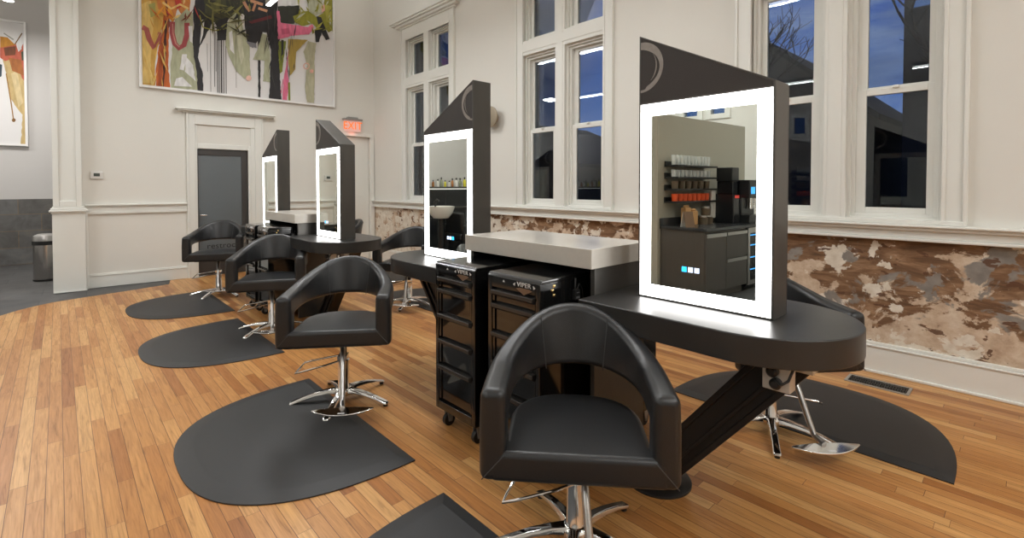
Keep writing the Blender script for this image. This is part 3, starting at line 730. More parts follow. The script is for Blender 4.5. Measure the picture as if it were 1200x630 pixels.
floor_mat(1.275,1.17,.03,'black rubber half-round mat cut off by the bottom frame edge, under the nearest chair')
floor_mat(1.27,2.99,.03,'large black rubber half-round mat in full view, under the second chair from camera')
floor_mat(1.265,5.22,.035,'black rubber half-round mat under the third chair from camera')
floor_mat(1.27,7.10,.035,'black rubber half-round mat under the chair by the restroom door')
floor_mat(3.13,1.08,PI+.03,'black rubber half-round mat on the window side beside the floor vent')
floor_mat(2.98,5.35,PI+.03,'black rubber mat under the window-side chair at the far counter')
floor_mat(2.95,7.25,PI+.03,'black rubber mat farthest back on the window side, past the far counter')

# ------------------------------------------------------------------ styling islands
ISL = [(2.095, 2.03, .026), (1.958, 6.044, .027)]
ZT, ZL, ZH = .915, 1.87, 2.176
A_, B_, T_ = 1.268, .652, .077
def place(o, isl, flip=False):
    x, y, th = ISL[isl]; o.location = (x, y, 0); o.rotation_euler = (0, 0, th+(PI if flip else 0)); return o

def make_counter(label):
    t = thing('station_counter', label, 'counter', (0,0,0), 0, 'raised counters of the two styling islands')
    q = MB(); q.box(-.26,.26,-.506,.506,1.043,1.142); q.build('countertop', M['slab'], t, bevel=.004)
    for s in (-1, 1):
        a, b = sorted((s*.47, s*.497)); q = MB(); q.box(-.222,.222,a,b,0,1.043); q.build('end_panel', M['tower'], t, bevel=.002)
    q = MB(); q.box(-.02,.02,-.47,.47,.02,1.043); q.build('spine_panel', M['panel'], t)
    return t

def make_table(label):
    # lobe pointing to local -Y
    t = thing('styling_table', label, 'table', (0,0,0), 0, 'round-ended styling tables')
    P = [(-.355,-.499)]
    cy, r = -1.19, .362
    P = [(.355,-.499),(-.355,-.499)]
    for i in range(37):
        a = PI+PI*i/36; P.append((r*math.cos(a), cy+r*math.sin(a)))
    q = MB(); q.prism(P, ZT-.108, ZT); q.build('tabletop', M['table'], t, bevel=.006, seg=3, ang=50)
    # leaning beam with channelled sides
    q = MB(); top, bot = (-1.46, -1.24), (-.80, -.60)
    zb, z1 = .02, ZT-.108
    q.prism([(bot[0],zb),(bot[1],zb),(top[1],z1),(top[0],z1)], -.04, .04, 'x')
    def strip(k0, k1, u0, u1):
        f = lambda k: ((bot[0]+(bot[1]-bot[0])*k, zb), (top[0]+(top[1]-top[0])*k, z1))
        (a0, a1), (c0, c1) = f(k0), f(k1)
        q.prism([a0, c0, c1, a1], u0, u1, 'x')
    for u0, u1 in ((-.058,-.04),(.04,.058)):
        strip(0,.16,u0,u1); strip(.84,1,u0,u1); strip(.34,.44,u0,u1*.9 if u1 > 0 else u1)
    q.build('leg', M['beam'], t, bevel=.003)
    q = MB(); q.lathe([(0,0),(.158,0),(.158,.008),(.15,.014),(.06,.02),(0,.02)], (0,-.72,0), 40); q.build('base_disc', M['beam'], t, smooth=True)
    # outlet box hung under the top
    ox, oy, oz = -.225, -1.33, .695
    q = MB(); q.box(ox,ox+.06,oy-.048,oy+.048,oz,oz+.112); bx = q.build('outlet_box', M['galv'], t, bevel=.004)
    for dy, dz in ((.008,.075),(-.004,.032)):
        q = MB(); q.lathe([(0,0),(.02,0),(.021,.02),(.012,.03),(0,.03)], n=18); o = q.build('socket', M['black_plastic'], bx, smooth=True)
        o.location = (ox, oy+dy, oz+dz); o.rotation_euler = (0,-PI/2,0)
    q = MB(); q.tube([(ox-.02,oy-.004,oz+.05),(ox-.035,oy-.03,oz+.04),(ox-.03,oy-.052,oz+.06),(ox+.0,oy-.06,oz+.1),(ox+.04,oy-.06,oz+.112)], .005, 8); q.build('cord', M['black_plastic'], bx, smooth=True)
    q = MB(); q.box(-.11,-.03,-1.42,-1.34,.745,.807); q.build('bracket', M['galv'], t, bevel=.004)
    return t

def make_tower(label, side=1):
    # local -Y is the low outer end
    t = thing('mirror_tower', label, 'mirror', (0,0,0), 0, 'lighted mirror towers')
    poly = [(-A_,ZT),(-A_,ZL),(-B_,ZH),(-B_,ZT)]
    q = MB(); q.prism(poly, -T_+.006, T_-.006, 'x')
    for s in (-1, 1):
        a, b = sorted((s*(T_-.006), s*(T_+.0025)))
        q.box(a,b,-A_,-A_+.008,ZT,ZL); q.box(a,b,-B_-.008,-B_,ZT,ZH-.004); q.box(a,b,-A_,-B_,ZT,ZT+.007)
        q.prism([(-A_,ZL-.008),(-A_,ZL),(-B_,ZH),(-B_,ZH-.008)], a, b, 'x')
    q.build('housing', M['tower'], t, bevel=.002)
    e = .009
    for s in (-1, 1):
        xo = s*T_
        def slabp(name, P, m, d0, d1):
            k = MB(); a, b = sorted((s*(T_+d0), s*(T_+d1))); k.prism(P, a, b, 'x'); return k.build(name, m, t)
        slabp('top_panel', [(-A_+.004,ZL-.022),(-A_+.004,ZL-.006),(-B_-.004,ZH-.008),(-B_-.004,ZL-.022)], M['tower_face'], -.006, .0)
        # white led border
        y0, y1, z0, z1 = -A_+e, -B_-e, ZT+.008, ZL-.028; w = .058
        k = MB(); a, b = sorted((s*(T_-.006), s*(T_+.001)))
        k.box(a,b,y0,y0+w,z0,z1); k.box(a,b,y1-w,y1,z0,z1); k.box(a,b,y0+w,y1-w,z0,z0+w); k.box(a,b,y0+w,y1-w,z1-w,z1)
        k.build('light_border', M['light'] if s*side < 0 else M['light_off'], t)
        k = MB(); a, b = sorted((s*(T_-.006), s*T_)); k.box(a,b,y0+w,y1-w,z0+w,z1-w); mg = k.build('mirror_glass', M['mirror'], t)
        yc = (y0+y1)/2; yc = -.92 if s < 0 else -.92
        for i in range(3):
            k = MB(); a, b = sorted((s*T_, s*(T_+.0015))); yy = yc-(i-1)*.03
            k.box(a,b,yy-.011,yy+.011,1.062,1.085); k.build('touch_button', M['btn_blue'] if i == 0 else M['btn_white'], mg)
        # brushed half ring against the tall edge
        k = MB(); cz, n = 2.022, 26; a, b = sorted((s*(T_), s*(T_+.0018)))
        rnd = random.Random(4)
        for i in range(n):
            t0, t1 = PI/2+PI*i/n, PI/2+PI*(i+1)/n
            def rr(tt): 
                f = (tt-PI/2)/PI
                return .121, .121-(.034-.02*f+.005*math.sin(9*f)) if f < .92 else .121-.012
            o0, i0 = rr(t0); o1, i1 = rr(t1)
            c = lambda R, tt: (-B_-.006+R*math.cos(tt), cz+R*math.sin(tt))
            k.prism([c(o0,t0),c(o1,t1),c(i1,t1),c(i0,t0)], a, b, 'x')
        for i in range(10):
            t0, t1 = PI*.78+PI*.5*i/10, PI*.78+PI*.5*(i+1)/10; o_ = .088; ww = .006*math.sin(PI*(i+.5)/10)
            c = lambda R, tt: (-B_-.006+R*math.cos(tt), cz+R*math.sin(tt))
            k.prism([c(o_,t0),c(o_,t1),c(o_-ww,t1),c(o_-ww,t0)], a, b, 'x')
        k.build('ring_emblem', M['ring'], t)
    return t

counter = place(make_counter('pale grey stone counter raised between the two nearest lighted mirrors'), 0)
table = place(make_table('dark round-ended styling table under the largest mirror, nearest the camera'), 0)
tower = place(make_tower('largest lighted mirror tower with slanted top, nearest the camera'), 0)
tower_b = place(make_tower('lighted mirror tower reflecting the shampoo bowl, second nearest to the camera', -1), 0, True)
def dup(src, isl, flip, label):
    c = place(copy_tree(src), isl, flip); c['label'] = label; return c
dup(counter, 1, False, 'small pale grey stone counter of the far island, between the two far mirrors')
dup(table, 0, True, 'dark round-ended styling table behind the left tool cabinet, under the second mirror')
dup(table, 1, False, 'dark round-ended table in front of the far island, behind the second chair')
dup(table, 1, True, 'dark table under the farthest mirror, hidden behind the far counter')
dup(tower, 1, False, 'lighted mirror tower reflecting a thermostat, left of the exit sign')
dup(tower_b, 1, True, 'farthest and smallest lighted mirror tower, beside the restroom door')

# ------------------------------------------------------------------ tool cabinets on casters
def make_cart(label):
    # front faces local -X, front face at x=0, width along y +-.2
    t = thing('tool_cabinet', label, 'cabinet', (0,0,0), 0, 'glossy black rolling tool cabinets')
    hw, dp, z0, z1 = .19, .43, .115, .985
    q = MB(); q.box(0,dp,-hw,-hw+.03,z0,z1); q.box(0,dp,hw-.03,hw,z0,z1); q.box(.02,dp,-hw+.03,hw-.03,z0,z1-.004); q.box(0,.03,-hw+.03,hw-.03,z0,.165); q.box(0,.03,-hw+.03,hw-.03,.925,z1)
    q.build('body', M['cart'], t, bevel=.004)
    q = MB(); q.prism([(0,z1-.004),(.012,z1+.016),(dp-.01,z1+.022),(dp,z1-.004)], -hw-.002, hw+.002, 'y')
    q.build('top_lid', M['cart'], t, bevel=.005)
    for lo, hi in ((.845,.915),(.695,.845),(.545,.695),(.39,.545),(.17,.39)):
        q = MB(); q.box(.012,.022,-hw+.034,hw-.034,lo+.008,hi-.004); q.box(.004,.012,-hw+.034,-hw+.05,lo+.008,hi-.03); q.box(.004,.012,hw-.05,hw-.034,lo+.008,hi-.03)
        d = q.build('drawer', M['cart_in'], t, bevel=.0015)
        q = MB(); q.prism([(-.016,hi-.002),(.012,hi-.002),(.012,hi-.034),(.002,hi-.034),(-.016,hi-.022)], -hw+.036, hw-.036, 'y')
        q.build('handle', M['handle'], d, bevel=.003)
    # badge : wordmark over a pointed shield
    tx = text('lettering', 'VIPER', .032, M['badge'], t, (-.003,-.085,.966), (PI/2,0,-PI/2), .0008, sx=1.2)
    q = MB(); q.prism([(-.14,.944),(-.12,.950),(-.05,.950),(-.03,.944),(-.085,.918)], -.003, -.001, 'x'); q.build('badge', M['badge_dark'], t)
    for s in (-1, 1): q = MB(); q.prism([(-.085+s*.078,.962),(-.085+s*.062,.972),(-.085+s*.066,.955)], -.003, -.001, 'x'); q.build('badge_wing', M['badge'], t)
    q = MB(); q.prism([(.055,.962),(.071,.962),(.063,.973)], -.003, -.001, 'x'); q.build('badge_mark', M['badge'], t)
    for x in (.06, dp-.06):
        for y in (-hw+.05, hw-.05):
            q = MB(); q.cyl((x,y-.013,.038),(x,y+.013,.038),.038,22); wv = q.build('caster', M['black_plastic'], t, smooth=True)
            q = MB(); q.box(x-.03,x+.03,y-.03,y+.03,.1,.115); q.prism([(x-.022,.1),(x+.022,.1),(x+.012,.03),(x-.012,.03)], y-.021, y-.015, 'y'); q.prism([(x-.022,.1),(x+.022,.1),(x+.012,.03),(x-.012,.03)], y+.015, y+.021, 'y')
            q.cyl((x,y-.024,.038),(x,y+.024,.038),.009,12); q.build('fork', M['grey_metal'] , wv)
    return t
def side_kit(t):
    hw = .19
    for x, z in ((.10,.965),(.088,.945),(.10,.92)):
        q = MB(); q.lathe([(0,0),(.009,0),(.006,.006),(0,.007)], n=14); o = q.build('brass_stud', M['brass'], t, smooth=True); o.location = (x,-hw,z); o.rotation_euler = (PI/2,0,0)
    q = MB(); q.box(.235,.275,-hw-.022,-hw,.875,.93); pl = q.build('power_plug', M['black_plastic'], t, bevel=.004)
    q = MB(); q.tube([(.245,-hw-.012,.93),(.243,-hw-.014,.965),(.25,-hw-.01,.985)], .004, 8); q.tube([(.262,-hw-.012,.93),(.275,-hw-.014,.955),(.30,-hw-.012,.93),(.32,-hw-.008,.85)], .003, 8); q.build('cord', M['black_plastic'], pl, smooth=True)
    q = MB(); q.box(.242,.268,-hw-.024,-hw-.022,.885,.895); q.box(.245,.265,-hw-.024,-hw-.022,.912,.916); q.build('rating_label', M['grey_metal'], pl)
cA = make_cart('left one of the two near tool cabinets, glossy black with all five drawers visible')
cB = copy_tree(cA); cB['label'] = 'right one of the two near tool cabinets, brass studs on its side'
side_kit(cB)
def at_isl(o, i, u, v, rz):
    x, y, th = ISL[i]; c, s = math.cos(th), math.sin(th); o.location = (x+c*u-s*v, y+s*u+c*v, 0); o.rotation_euler = (0,0,th+rz)
at_isl(cA, 0, -.497, .298, 0); at_isl(cB, 0, -.497, -.195, 0)
cC = copy_tree(cA); cC['label'] = 'black tool cabinet of the far island, nearer one, behind the third chair'; side_kit(cC); at_isl(cC, 1, -.497, -.195, 0)
cD = copy_tree(cA); cD['label'] = 'black tool cabinet of the far island, farther one, beside the restroom-side chair'; at_isl(cD, 1, -.497, .298, 0)
cE = copy_tree(cA); cE['label'] = 'black tool cabinet on the window side of the near island, glimpsed through the nearest chair'; at_isl(cE, 0, .497, -.222, PI)

# ------------------------------------------------------------------ salon chairs (local -Y is the open front)
def hoop_mesh():
    HW, YF, YS, YR = .298, -.295, -.06, .265   # centreline
    pts = []
    for y in (-.305, -.25, -.20): pts.append((-HW, y))
    for y in (-.17, -.14): pts.append((-HW, y))
    n = 30; e = 2.0
    for i in range(1, n):
        a = PI-PI*i/n; c_, s_ = math.cos(a), math.sin(a)
        pts.append((HW*math.copysign(abs(c_)**(2/e), c_), -.11+(YR+.11)*abs(s_)**(2/e)))
    for y in (-.14, -.17): pts.append((HW, y))
    for y in (-.20, -.25, -.305): pts.append((HW, y))
    N = len(pts); KP = 2
    def norm(i):
        a, b = Vector(pts[max(0,i-1)]), Vector(pts[min(N-1,i+1)]); d = (b-a).normalized(); return Vector((-d.y, d.x))  # outward (left side runs +y)
    def ztop(p):
        x, y = p; return .322+.02*max(0, min(1, (y+.305)/.35))+.148*max(0, 1-(x/HW)**2)**1.05
    def zbot(p):
        f = max(0, min(1, (p[1]+.20)/.45)); return .196+.032*f
    vs = []; fs = []
    def sec(i, z):
        p = Vector(pts[i]); nn = norm(i)
        f = max(0, min(1, (p.y+.1)/.35)); h = (z-.2)/.28
        to, ti = .049-.006*f, .049-.012*f
        lean = f*.05*max(0, h) - f*.012
        taper = .012*max(0,h)
        o = p+nn*(to-taper+lean); q = p-nn*(ti-taper*.5-lean)
        return (o.x, o.y, z), (q.x, q.y, z)
    idx = {}
    def V(key, p):
        if key not in idx: idx[key] = len(vs); vs.append(p)
        return idx[key]
    def col(i, lev):
        y = pts[i]; z = {0: 0.0, 1: zbot(y), 2: zbot(y)*.55+ztop(y)*.45, 3: ztop(y)}[lev]
        a, b = sec(i, z); return V((i,lev,'o'), a), V((i,lev,'i'), b)
    for i in range(N-1):
        post = i < KP or i >= N-1-KP
        for l0, l1 in ((1,2),(2,3)):
            a0, b0 = col(i,l0); a1, b1 = col(i,l1); c0, d0 = col(i+1,l0); c1, d1 = col(i+1,l1)
            fs.append((a0,c0,c1,a1)); fs.append((b0,b1,d1,d0))
        a, b = col(i,3); c, d = col(i+1,3); fs.append((a,c,d,b))
        if post:
            a0, b0 = col(i,0); a1, b1 = col(i,1); c0, d0 = col(i+1,0); c1, d1 = col(i+1,1)
            fs.append((a0,c0,c1,a1)); fs.append((b0,b1,d1,d0)); fs.append((a0,b0,d0,c0))
        else:
            a, b = col(i,1); c, d = col(i+1,1); fs.append((a,b,d,c))
    for i in (0, N-1):
        for l0, l1 in ((0,1),(1,2),(2,3)):
            a0, b0 = col(i,l0); a1, b1 = col(i,l1); fs.append((a0,a1,b1,b0))
    for i in (KP, N-1-KP):
        a0, b0 = col(i,0); a1, b1 = col(i,1); fs.append((a0,a1,b1,b0))
    outer = [(sec(i, ztop(pts[i]))[0]) for i in range(N)]
    inner_seams = [[sec(i, z)[1] for z in [zbot(pts[i])+k*(ztop(pts[i])-zbot(pts[i]))/8 for k in range(9)]] for i in (14, N-15)]
    front = [(sec(0, z)[0]) for z in (0,.1,.2,.28)]
    return vs, fs, outer, inner_seams

def make_chair(label):
    t = thing('styling_chair', label, 'chair', (0,0,0), 0, 'black leather styling chairs')
    up = bpy.data.objects  # noqa
    vs, fs, outer, seams = hoop_mesh()
    Z = .42
    q = MB(); q.add(vs, fs); o = q.build('arm_and_back_hoop', M['leather'], t, bevel=.033, seg=5, loc=(0,0,Z), ang=50)
    q = MB()
    q.tube([(p[0]*.998, p[1], p[2]-.036) for p in outer[2:-2]], .003, 8)
    for sm in seams: q.tube([(p[0], p[1], p[2]) for p in sm], .0022, 6)
    for s in (-1, 1): q.tube([(s*.335,-.3065,.012),(s*.258,-.3065,.098)], .002, 6)
    q.build('piping', M['piping'], o, smooth=True)
    P = []
    for x, y in ((-.262,-.205),(-.31,-.205),(-.31,-.306),(.31,-.306),(.31,-.205),(.262,-.205)): P.append((x,y))
    n = 18; e = 2.4
    for i in range(n+1):
        a = PI*i/n; c_, s_ = math.cos(a), math.sin(a)
        P.append((.262*math.copysign(abs(c_)**(2/e), c_), -.04+.255*abs(s_)**(2/e)))
    q = MB(); q.prism(P, 0, .108); q.build('seat', M['leather'], t, bevel=.026, seg=4, loc=(0,0,Z), ang=50)
    q = MB(); q.prism([(x*.9, y*.88) for x, y in P if abs(x) < .3], -.018, .01); q.box(-.09,.09,-.10,.10,-.035,-.018); sp = q.build('seat_plate', M['black_plastic'], t, loc=(0,0,Z), bevel=.003)
    # pump column
    q = MB(); q.lathe([(0,.05),(.05,.05),(.05,.075),(.036,.095),(.036,.26),(.039,.262),(.039,.275),(.03,.28),(0,.28)], n=28); q.build('pump_column', M['chrome'], t, smooth=True)
    q = MB(); q.lathe([(0,-.2),(.022,-.2),(.022,-.02),(.05,-.02),(.05,-.012)], n=20); q.build('piston', M['black_plastic'], t, smooth=True, loc=(0,0,Z))
    # five star base, turned separately
    st = None
    q = MB()
    q.lathe([(0,.035),(.045,.035),(.058,.05),(.058,.075),(.045,.09),(0,.092)], n=28)
    for k in range(5):
        a = 2*PI*k/5-PI/2
        R = Matrix.Rotation(a, 4, 'Z'); prof = [(.04,.052,.088,.03),(.10,.058,.085,.026),(.18,.052,.073,.024),(.26,.035,.053,.023),(.325,.016,.032,.025),(.34,.014,.024,.02)]
        vs2 = []
        for r_, zb, zt, hw in prof: vs2 += [R @ Vector((r_,-hw,zb)), R @ Vector((r_,hw,zb)), R @ Vector((r_,hw*.72,zt)), R @ Vector((r_,-hw*.72,zt))]
        f2 = []
        for i in range(len(prof)-1):
            for j in range(4): f2.append((i*4+j, i*4+(j+1)%4, i*4+4+(j+1)%4, i*4+4+j))
        f2 += [(0,3,2,1), tuple((len(prof)-1)*4+j for j in range(4))]
        q.add(vs2, f2)
    st = q.build('star_base', M['chrome'], t, bevel=.006, seg=2, ang=40)
    for k in range(5):
        a = 2*PI*k/5-PI/2
        g = MB(); g.lathe([(0,0),(.014,0),(.014,.014),(.008,.018)], n=14); o2 = g.build('glide', M['black_plastic'], st, smooth=True); o2.location = (.322*math.cos(a), .322*math.sin(a), 0)
    # foot rest : tube from under the seat down to a crescent plate
    q = MB(); q.tube([(0,-.06,-.03),(0,-.12,-.035),(0,-.15,-.05),(0,-.21,-.16),(0,-.28,-.30),(0,-.30,-.335),(0,-.36,-.352)], .0155, 14)
    fr = q.build('footrest_tube', M['steel'], t, smooth=True, loc=(0,0,Z))
    P = []
    for i in range(21): x = -.185+.37*i/20; P.append((x, -.048+.062*(x/.185)**2))
    for i in range(20, -1, -1): x = -.185+.37*i/20; P.append((x, .042-.018*(x/.185)**2))
    q = MB(); q.prism(P, -.006, .006); pl = q.build('footrest_plate', M['chrome'], fr, bevel=.004, ang=50, loc=(0,-.385,-.362)); pl.rotation_euler.x = .12
    q = MB(); q.box(-.02,.02,-.034,-.022,.006,.0068); lb = q.build('maker_label', M['badge'], pl)
    # pump lever : bent wire loop
    q = MB(); q.tube([(.02,.03,.288),(-.05,.02,.28),(-.20,.0,.262),(-.245,-.01,.255),(-.275,-.06,.225),(-.285,-.095,.215),(-.24,-.09,.222),(-.09,-.06,.25),(.0,-.03,.268)], .006, 10)
    q.box(-.03,.03,-.05,.03,.272,.298)
    q.build('pump_lever', M['chrome'], t, smooth=True)
    return t
UP = ('arm_and_back_hoop','seat','seat_plate','piston','footrest_tube')
CH0 = None
def chair(x, y, face, lift, label, star=0., foot=0., lever=0., levz=0.):
    """face = heading of the open front as a vector"""
    global CH0
    if CH0 is None: CH0 = c = make_chair(label)
    else: c = copy_tree(CH0); c['label'] = label
    rz = math.atan2(face[1], face[0])+PI/2
    c.location = (x,y,0); c.rotation_euler = (0,0,rz)
    for ch in c.children:
        b = ch.name.split('.')[0]
        if b in UP: ch.location.z = .42+lift
        if b == 'star_base': ch.rotation_euler.z = star-rz
        if b == 'footrest_tube':
            ch.rotation_euler.z = foot
            for g_ in ch.children: g_.rotation_euler.z = -foot*1.1
        if b == 'pump_lever': ch.rotation_euler.z = lever; ch.location.z = lift*.5+levz
    return c
copies = [
 (1.475,1.29,(-.729,-.685),0,'black leather styling chair nearest the camera, with open hooped back',.3),
 (1.305,3.22,(-.549,-.836),.03,'second black styling chair from the camera, full chrome base on the large mat',.55),
 (1.40,5.25,(-.42,-.91),.035,'third black styling chair from the camera, partly behind the second chair',.2),
 (1.33,7.45,(-.37,-.93),.072,'black styling chair in front of the restroom door, farthest on the left',.5),
 (3.05,1.14,(-.6,-.8),.03,'black styling chair behind the nearest table, its footrest plate showing by the vent-side mat',.15),
 (2.97,5.29,(-.76,-.65),.03,'black styling chair on the window side, in front of the plaster wall',.4),
 (2.93,7.30,(-1,0),.03,'black styling chair hidden behind the far mirror, only a dark edge showing',.4),
]
# parts must exist before copying: the first is the prototype
protos = []
for i, (x, y, f, l, lab, st) in enumerate(copies): chair(x, y, f, l, lab, st, foot=(.17 if i != 4 else .2), lever=(0 if i != 4 else 2.69), levz=(0 if i != 4 else -.065))

# ------------------------------------------------------------------ coffee bar (seen in the nearest mirror)
CB = (-1.80, 2.745, 0); CR = .10
def cb(x, y, z=0):   # local: x runs to the left (away from the corner) as negative, y back to the partition
    c, s = math.cos(CR), math.sin(CR); return (CB[0]+c*x-s*y, CB[1]+s*x+c*y, z)
q = MB(); q.box(-2.35, .06, .665, .80, 0, 2.425); o = q.build('wall_partition', M['partition'], kind='structure', loc=CB); o.rotation_euler.z = CR
t = thing('coffee_bar_cabinet', 'dark wood coffee bar base cabinet reflected in the nearest mirror', 'cabinet', CB, CR)
q = MB(); q.box(-1.08,0,.02,.65,.1,.88); q.box(-1.06,-.02,.07,.65,0,.1); q.build('carcass', M['cabinet'], t)
q = MB(); q.box(-.50,-.005,0,.02,.105,.85); d = q.build('door', M['cabinet'], t, bevel=.002)
q = MB(); q.box(-.49,-.02,-.012,0,.80,.845); q.build('handle', M['steel'], d)
for z0, z1 in ((.505,.85),(.105,.495)):
    q = MB(); q.box(-1.075,-.51,0,.02,z0,z1); d = q.build('drawer', M['cabinet'], t, bevel=.002)
    q = MB(); q.box(-1.06,-.52,-.012,0,z1-.045,z1-.005); q.build('handle', M['steel'], d)
t = thing('wine_cooler', 'steel framed drinks cooler with blue lit shelves at the end of the coffee bar', 'cooler', cb(-1.10,0), CR)
q = MB(); q.box(-.6,0,.02,.6,.05,.87); q.build('body', M['machine'], t)
q = MB(); q.box(-.6,-.55,0,.02,.08,.87); q.box(-.06,0,0,.02,.08,.87); q.box(-.55,-.06,0,.02,.8,.87); q.box(-.55,-.06,0,.02,.08,.13); q.build('door_frame', M['steel'], t)
for z in (.28,.45,.62,.76):
    q = MB(); q.box(-.54,-.07,.012,.02,z,z+.012); q.build('shelf_light', M['screen'], t)
q = MB(); q.box(-1.72,.02,-.02,.655,.88,.92); o = q.build('worktop', M['counter'], loc=CB, bevel=.003); o.rotation_euler.z = CR; tag(o, 'dark worktop running over the coffee bar cabinets', 'worktop')
q = MB(); q.box(-1.72,.02,.63,.655,.92,1.02); o = q.build('backsplash', M['counter'], loc=CB); o.rotation_euler.z = CR; tag(o, 'low dark backsplash behind the coffee bar worktop', 'backsplash')
names = ['top', 'second', 'third', 'bottom']
for k, z in enumerate((1.715, 1.555, 1.395, 1.225)):
    q = MB(); q.box(-1.10,-.08,.45,.655,z,z+.022); q.box(-1.10,-.08,.64,.655,z,z+.075); o = q.build('wall_shelf', M['black_plastic'], loc=CB, bevel=.002); o.rotation_euler.z = CR
    tag(o, 'thin black wall shelf over the coffee bar, %s of four' % names[k], 'shelf', 'wall shelves over the coffee bar')
def rowof(n, x0, x1, z, make, y=.545):
    p = None
    for i in range(n):
        if p is None: p = o = make()
        else: o = copy_tree(p)
        o.location = cb(x0+(x1-x0)*i/(n-1), y, z)
def glass(h, r, lab, g, m='clear', nm='drinking_glass', cat='glass'):
    def f():
        k = MB(); k.lathe([(0,0),(r*.85,0),(r,h),(r-.003,h),(r*.8,.006),(0,.006)], n=14); o = k.build(nm, M[m], smooth=True); return tag(o, lab, cat, g)
    return f
rowof(11,-1.0,-.13,1.737,glass(.135,.033,'tall clear glass in the row on the top black shelf','tall glasses on the top shelf'))
rowof(10,-1.0,-.13,1.577,glass(.095,.036,'short clear tumbler in the row on the second black shelf','tumblers on the second shelf'))
rowof(6,-.95,-.16,1.417,glass(.105,.05,'squat dark jar in the row on the third black shelf','jars on the third shelf','jar','storage_jar','jar'))
rowof(8,-.95,-.16,1.247,glass(.10,.046,'orange cup in the row on the bottom black shelf','orange cups on the bottom shelf','orange','orange_cup','cup'))
t = thing('espresso_machine', 'tall black espresso machine with blue screen on the coffee bar', 'coffee machine', cb(-1.5,.28,.92), CR)
q = MB(); q.box(-.2,.2,-.2,.25,0,.12); q.box(-.2,.2,-.08,.25,.08,.6); q.box(-.2,.2,-.2,.25,.36,.62); q.build('body', M['machine'], t, bevel=.01)
q = MB(); q.box(-.17,-.0,-.205,-.2,.44,.58); q.build('front_plate', M['steel'], t)
q = MB(); q.box(.05,.16,-.205,-.2,.42,.52); q.build('screen', M['screen'], t)
q = MB(); q.cyl((.0,-.12,.2),(.0,-.12,.36),.03,16); q.cyl((-.1,-.12,.22),(-.1,-.12,.36),.02,16); q.build('spout', M['chrome'], t, smooth=True)
t = thing('coffee_grinder', 'black coffee grinder with bean hopper left of the espresso machine', 'grinder', cb(-1.21,.36,.92), CR)
q = MB(); q.box(-.1,.1,-.14,.14,0,.42); q.box(-.08,.08,-.12,.12,.42,.60); q.build('body', M['machine'], t, bevel=.01)
q = MB(); q.box(-.1,.1,-.12,.12,.6,.8); q.build('hopper', M['black_plastic'], t, bevel=.012)
q = MB(); q.box(-.06,.06,-.145,-.14,.36,.40); q.build('badge', M['red_badge'], t)
q = MB(); q.box(-.05,.05,-.02,.02,-.4,0); o = q.build('towel', M['towel'], loc=cb(-1.06,.5,1.39), bevel=.012); o.rotation_euler.z = CR; tag(o, 'white towel hanging beside the wall shelves', 'towel')
t = thing('table_sign', 'tented menu card standing at the end of the coffee bar', 'sign', cb(-.08,.3,.92), CR+.4)
q = MB(); q.prism([(-.06,0),(-.052,0),(.004,.2),(-.004,.2)], -.07, .07, 'x'); q.build('card', M['badge_dark'], t)
q = MB(); q.prism([(.06,0),(.052,0),(-.004,.2),(.004,.2)], -.07, .07, 'x'); q.build('card_back', M['ceramic'], t)
for i, (x, y, h) in enumerate(((-.36,.5,.24),(-.50,.48,.19))):
    q = MB(); q.box(-.065,.065,-.04,.04,0,h); q.box(-.06,.06,-.012,.012,h,h+.03); o = q.build('coffee_bag', M['kraft'], loc=cb(x,y,.92), bevel=.01); o.rotation_euler.z = CR
    tag(o, ('taller' if i == 0 else 'shorter')+' brown paper coffee bag on the worktop', 'bag', 'coffee bags on the worktop')
for i, (x, y, z) in enumerate(((-.66,.42,0),(-.80,.42,0),(-.73,.42,.125))):
    t = thing('canister', ['left','right','topmost'][i]+' round glass canister with steel lid stacked on the worktop', 'canister', cb(x,y,.92+z), 0, 'stacked canisters')
    q = MB(); q.lathe([(0,0),(.058,0),(.062,.09),(.05,.1)], n=18); q.build('jar', M['jar'], t, smooth=True)
    q = MB(); q.lathe([(.053,.1),(.053,.122),(0,.124)], n=18); q.build('lid', M['steel'], t, smooth=True)

# ------------------------------------------------------------------ shampoo corner (seen in the second mirror)
SX, SY = -1.75, 8.75
q = MB(); q.box(-4.2,-1.1,SY+.35,SY+.5,0,3.0); q.build('wall_shampoo', M['wall_grey'], kind='structure')
t = thing('shampoo_back_bar', 'dark back bar behind the shampoo bowl with lit shelf', 'cabinet', (SX-.35,SY+.2,0))
q = MB(); q.box(-1.3,.75,-.02,.15,0,.78); q.box(-1.3,.75,.11,.15,.78,1.4); q.build('carcass', M['machine'], t, bevel=.004)
q = MB(); q.box(-1.3,.75,-.06,.15,1.4,1.44); q.build('shelf', M['cabinet'], t)
q = MB(); q.box(-1.25,.7,.0,.03,1.378,1.399); q.build('shelf_light', M['shelf_led'], t)
q = MB(); q.box(-1.3,.75,-.05,.15,.96,.985); q.build('shelf', M['cabinet'], t)
rnd = random.Random(2)
def bottle(x, y, z, h, r, m, lab, grp):
    t = thing('bottle', lab, 'bottle', (x,y,z), 0, grp)
    q = MB(); q.lathe([(0,0),(r,0),(r,h*.62),(r*.45,h*.75),(r*.4,h*.8)], n=14); q.build('bottle_body', M[m], t, smooth=True)
    q = MB(); q.lathe([(r*.5,h*.78),(r*.5,h),(0,h)], n=12); q.build('cap', M['black_plastic'], t, smooth=True)
for i in range(15):
    bottle(SX+.33-.11*i+rnd.uniform(-.02,.02), SY+.22, 1.44, rnd.uniform(.12,.22), rnd.uniform(.026,.036), ['bottle_b','bottle_a','bottle_b','bottle_c','bottle_d'][i % 5], 'hair product bottle on the upper back bar shelf', 'bottles on the upper shelf')
